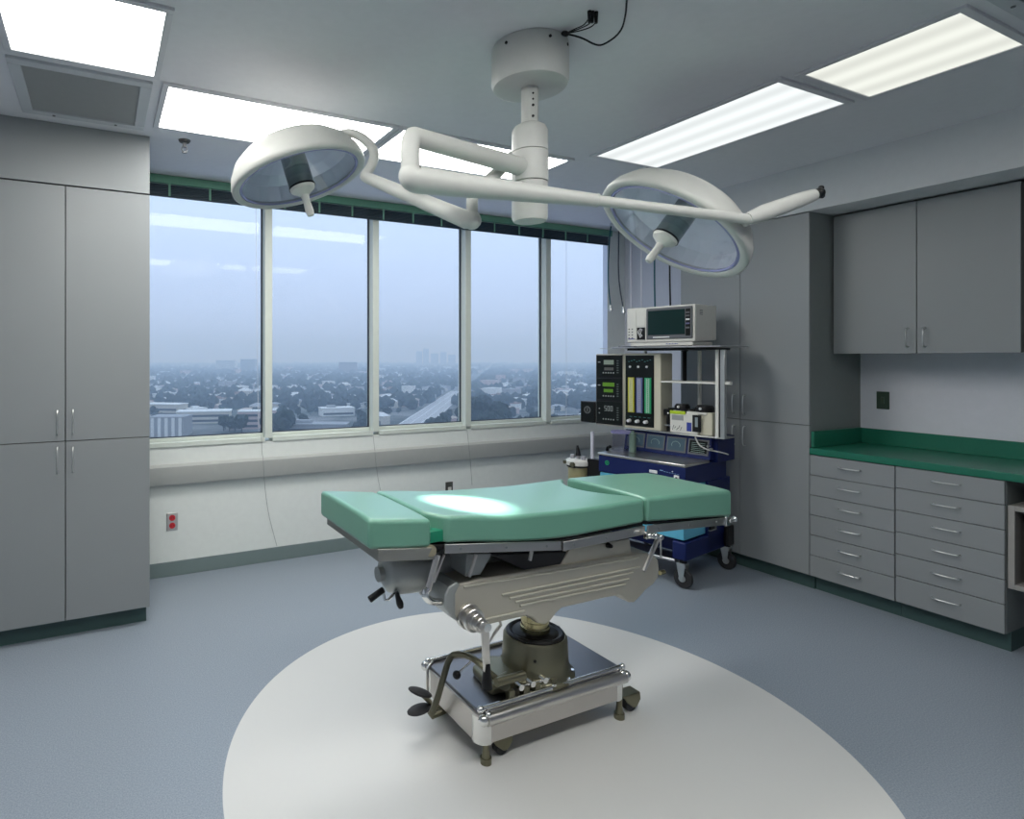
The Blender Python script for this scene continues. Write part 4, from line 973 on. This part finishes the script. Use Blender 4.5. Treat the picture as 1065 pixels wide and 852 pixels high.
def house_mesh(i):
    w_, d_, h_ = rc.uniform(8, 14), rc.uniform(7, 11), rc.uniform(3, 6)
    mb = MB().box(-w_ / 2, w_ / 2, -d_ / 2, d_ / 2, 0, h_)
    if i % 3:
        hr = rc.uniform(1.5, 2.6); mb._add([(-w_ / 2 - .5, -d_ / 2 - .5, h_), (w_ / 2 + .5, -d_ / 2 - .5, h_), (w_ / 2 + .5, d_ / 2 + .5, h_), (-w_ / 2 - .5, d_ / 2 + .5, h_), (-w_ * .25, 0, h_ + hr), (w_ * .25, 0, h_ + hr)],
                [(0, 1, 5, 4), (2, 3, 4, 5), (1, 2, 5), (3, 0, 4), (0, 3, 2, 1)])
    else:
        mb.box(-w_ / 2 - .3, w_ / 2 + .3, -d_ / 2 - .3, d_ / 2 + .3, h_, h_ + .7).box(-w_ / 5, w_ / 6, -1, 2, h_ + .7, h_ + 1.8)
    nf = 6
    me_o = mb.build('house', [M_walls[i % 3], M_roofs[(0, 1, 2, 3, 0, 2, 0, 1)[i % 8]]])
    for k, p in enumerate(me_o.data.polygons): p.material_index = 0 if k < nf else 1
    return me_o
def tree_mesh(i, fine=True):
    mb = MB(); h_ = rc.uniform(6, 10)
    mb.cyl((0, 0, 0), (0, 0, h_ * .5), .35, .2, 6)
    for k in range(13 if fine else 2):
        rr = rc.uniform(1.0, 2.1); c_ = (rc.uniform(-2, 2), rc.uniform(-2, 2), h_ * rc.uniform(.45, .9))
        v0 = len(mb.b.verts)
        bmesh.ops.create_icosphere(mb.b, subdivisions=2 if fine else 1, radius=rr, matrix=Matrix.Translation(c_))
        mb.b.verts.ensure_lookup_table()
        for v_ in mb.b.verts[v0:]: v_.co += Vector((rc.uniform(-.4, .4), rc.uniform(-.4, .4), rc.uniform(-.4, .4)))
    return mb.build('tree', M_tree, fixn=False)
# avenue running away to the right of the third pane
ra, rb = gpt(424, 447, GZ), gpt(476, 408, GZ)
rd = (rb - ra).normalized(); rn = Vector((-rd.y, rd.x, 0))
r0, r1 = ra - rd * 150, rb + rd * 25
mb = MB().prism([r0 - rn * 11, r1 - rn * 11, r1 + rn * 11, r0 + rn * 11], (0, 0, .3)); struct('road', mb, mat('pale_asphalt', (.42, .42, .43), .8))
mb = MB()
for off in (-3.4, 3.4, -10.2, 10.2): mb.prism([r0 + rn * (off - .25) + Vector((0, 0, .3)), r1 + rn * (off - .25) + Vector((0, 0, .3)), r1 + rn * (off + .25) + Vector((0, 0, .3)), r0 + rn * (off + .25) + Vector((0, 0, .3))], (0, 0, .05))
struct('road_lines', mb, M_white_m)
def near_road(p, k=16): q = p - ra; return abs(q.x * rn.x + q.y * rn.y) < k
placed = []
def free(p, k):
    for q, kk in placed:
        if (p.x - q.x) ** 2 + (p.y - q.y) ** 2 < ((k + kk) * .62) ** 2: return False
    return True
# landmark buildings first
def block(name, cat, label, px, zc, wdt, dep, hgt, m, roof, rot=0, extra=None):
    p = wedge(px, zc); t = thing(name, label, cat, (p.x, p.y, GZ), rot)
    T = ROOTM[t.name]
    MB().box(-wdt / 2, wdt / 2, -dep / 2, dep / 2, 0, hgt).build('walls', m, t, local=True)
    MB().box(-wdt / 2 - .4, wdt / 2 + .4, -dep / 2 - .4, dep / 2 + .4, hgt, hgt + .6).build('roof', roof, t, local=True)
    if extra: extra(t, wdt, dep, hgt)
    placed.append((p, max(wdt, dep) * .8))
def fins(t, w_, d_, h_):
    n = 5
    for k in range(n): x_ = -w_ / 2 + w_ * (k + .5) / n; MB().box(x_ - w_ / n * .22, x_ + w_ / n * .22, -d_ / 2 - .5, -d_ / 2, 0, h_).build('white_fin', M_walls[0], t, local=True)
def winrows(t, w_, d_, h_):
    for k in range(max(1, int(h_ / 3.4))):
        z_ = 1.2 + k * 3.4; MB().box(-w_ / 2 + 1, w_ / 2 - 1, -d_ / 2 - .1, -d_ / 2 + .1, z_, z_ + 1.5).build('window_band', M_gask, t, local=True)
def plant(t, w_, d_, h_):
    MB().box(-w_ * .3, -w_ * .05, -d_ * .2, d_ * .2, h_ + .6, h_ + 2.4).build('roof_unit', M_roofs[1], t, local=True)
    winrows(t, w_, d_, h_)
YW_ = -YAW
block('low_building', 'building', 'low dark building with five upright white fins at the bottom left of the first pane', 178, 350, 20, 16, 11, M_roofs[1], M_roofs[1], YW_, fins)
block('low_building', 'building', 'long pale flat-roofed building in the lower middle of the first pane', 213, 420, 36, 18, 8, M_walls[1], M_roofs[0], YW_ + .2, winrows)
block('low_building', 'building', 'long low dark building with white ends at the bottom of the second pane', 328, 365, 40, 14, 5, M_roofs[1], M_roofs[1], YW_ - .05, plant)
block('low_building', 'building', 'pinkish block by the first mullion at the bottom of the first pane', 260, 385, 13, 12, 11, M_walls[2], M_roofs[0], YW_ + .1, winrows)
block('low_building', 'building', 'white-roofed building in the trees of the second pane', 350, 470, 26, 14, 6, M_walls[0], M_roofs[0], YW_ + .3, plant)
block('low_building', 'building', 'grey terrace with a bright roof at the left edge of the first pane', 172, 470, 30, 16, 9, M_walls[1], M_roofs[0], YW_ - .2, winrows)
block('office_block', 'building', 'hazy wide block on the horizon of the first pane', 236, 1900, 60, 40, 38, M_walls[0], M_roofs[1], YW_, winrows)
block('office_block', 'building', 'hazy square block on the horizon beside the first mullion', 259, 1750, 42, 40, 42, M_roofs[1], M_roofs[1], YW_, winrows)
block('office_block', 'building', 'hazy flat slab on the horizon of the second pane', 362, 1600, 48, 30, 34, M_roofs[3], M_roofs[1], YW_, winrows)
for i, (px, hg, wd) in enumerate(((436, 76, 26), (443, 88, 24), (452, 66, 32), (461, 72, 26), (470, 60, 30))):
    block('distant_tower', 'building', ('leftmost faint tower of the hazy skyline in the third pane', 'tallest faint tower of the hazy skyline in the third pane', 'faint middle tower of the hazy skyline in the third pane',
          'faint tower right of the middle of the hazy skyline', 'rightmost faint low tower of the hazy skyline in the third pane')[i], px, 2700, wd, 26, hg, M_roofs[1], M_roofs[1], YW_)
protoH = [house_mesh(i) for i in range(10)]; protoT = [tree_mesh(i) for i in range(7)]
PANES = ((274, 'first window pane'), (389, 'second window pane'), (484, 'third window pane'), (566, 'fourth window pane'), (9999, 'last window pane'))
def pane(px): return next(n_ for k_, n_ in PANES if px < k_)
def TL(px): return ('dark bushy tree in the hazy city seen through the ' + pane(px), 'city trees seen through the ' + pane(px))
def HL(px): return ('small pale house in the hazy city seen through the ' + pane(px), 'city houses seen through the ' + pane(px))
usedH, usedT = set(), set()
def put(protos, used, i, p, s, rz, lab, cat):
    o = protos[i]
    if i in used: o = o.copy(); COL.objects.link(o)
    used.add(i); o.location = (p.x, p.y, GZ); o.rotation_euler = (0, 0, rz); o.scale = s
    tag(o, lab[0], cat, lab[1]); return o
n = tries = 0
while n < 230 and tries < 8000:
    tries += 1
    zc = 300 + 620 * math.sqrt(rc.random()); px = rc.uniform(150, 640); p = wedge(px, zc)
    if near_road(p, 20) or not free(p, 9): continue
    placed.append((p, 9)); s_ = rc.uniform(.8, 1.35)
    put(protoH, usedH, rc.randrange(10), p, (s_, s_, s_), rc.choice((0, 1.57)) + .35 + rc.uniform(-.05, .05), HL(px), 'house'); n += 1
# tall tree masses seen in the photo
for px, zc, k_, s0 in ((508, 330, 13, 1.75), (497, 340, 6, 1.9), (530, 345, 8, 1.3), (448, 345, 11, 1.15), (412, 335, 6, 1.0), (500, 440, 5, 1.7), (612, 330, 12, 1.6), (585, 350, 6, 1.2), (292, 345, 8, 1.25), (240, 360, 6, 1.1), (380, 360, 7, 1.1), (548, 335, 5, 1.4)):
    for _ in range(k_):
        qx = px + rc.uniform(-14, 14); p = wedge(qx, zc + rc.uniform(-18, 22))
        if near_road(p, 13): continue
        s_ = s0 * rc.uniform(.75, 1.15); put(protoT, usedT, rc.randrange(7), p, (s_, s_, s_ * rc.uniform(.95, 1.25)), rc.uniform(0, 6), TL(qx), 'tree')
n = tries = 0
while n < 195 and tries < 9000:
    tries += 1
    zc = 300 + 420 * math.sqrt(rc.random()); px = rc.uniform(150, 640); p = wedge(px, zc)
    if near_road(p, 13) or not free(p, 3): continue
    placed.append((p, 3)); s_ = rc.uniform(.6, 1.2); put(protoT, usedT, rc.randrange(7), p, (s_, s_, s_), rc.uniform(0, 6), TL(px), 'tree'); n += 1
# the rest of the city, too many and too far to count
hb = [MB(), MB(), MB()]; tb = MB()
for k in range(3200):
    zc = 620 + 3600 * rc.random() ** 1.25; p = wedge(rc.uniform(110, 690), zc)
    if near_road(p, 20) or not free(p, 8) and zc < 950: continue
    s_ = 1 + zc / 2500; wx, wy, hh = rc.uniform(4, 8) * s_, rc.uniform(4, 7) * s_, rc.uniform(3, 7) * (1 + (rc.random() < .05) * 1.5)
    T = Matrix.Translation((p.x, p.y, GZ)) @ Matrix.Rotation(.35 + rc.uniform(-.05, .05), 4, 'Z')
    hb[rc.choice((0, 0, 1, 2))].box(-wx, wx, -wy, wy, 0, hh, T)
for b_, mm, nm in zip(hb, (M_walls[0], M_roofs[1], M_walls[2]), ('white', 'grey', 'pinkish')):
    o = b_.build('far_houses', mm); tag(o, 'countless far %s roofs fading into the haze towards the horizon' % nm, 'houses', kind='stuff')
tv, tf = [], []
ico = bmesh.new(); bmesh.ops.create_icosphere(ico, subdivisions=1, radius=1); iv = [v_.co.copy() for v_ in ico.verts]; ifc = [[v_.index for v_ in f.verts] for f in ico.faces]; ico.free()
for k in range(6500):
    zc = 520 + 3400 * rc.random() ** 1.2; p = wedge(rc.uniform(110, 690), zc)
    if near_road(p, 12): continue
    s_ = rc.uniform(2.5, 5) * (1 + zc / 2600); b0 = len(tv); hz_ = rc.uniform(.8, 1.5)
    tv += [(p.x + v_.x * s_ * rc.uniform(.8, 1.3), p.y + v_.y * s_, GZ + 2.5 + s_ * .5 + v_.z * s_ * hz_ * rc.uniform(.8, 1.1)) for v_ in iv]
    tf += [[b0 + a for a in f] for f in ifc]
me = bpy.data.meshes.new('far_trees'); me.from_pydata(tv, [], tf); me.materials.append(M_tree)
o = bpy.data.objects.new('far_trees', me); COL.objects.link(o); tag(o, 'countless far trees of the city fading into the haze', 'trees', kind='stuff')
# ---- haze over the city
m = bpy.data.materials.new('city_haze'); m.use_nodes = True; N = m.node_tree.nodes; L_ = m.node_tree.links; N.clear()
o_ = N.new('ShaderNodeOutputMaterial'); v_ = N.new('ShaderNodeVolumeScatter'); v_.inputs['Color'].default_value = (.66, .82, 1, 1)
v_.inputs['Density'].default_value = 1 / 1050; v_.inputs['Anisotropy'].default_value = .0; L_.new(v_.outputs[0], o_.inputs['Volume'])
o = MB().box(-8900, 11900, 80, 9000, GZ + .2 - .1, 110).build('city_haze', m); tag(o, 'bluish haze lying over the whole city beyond the windows', 'haze', kind='stuff')
scene.cycles.volume_bounces = 2
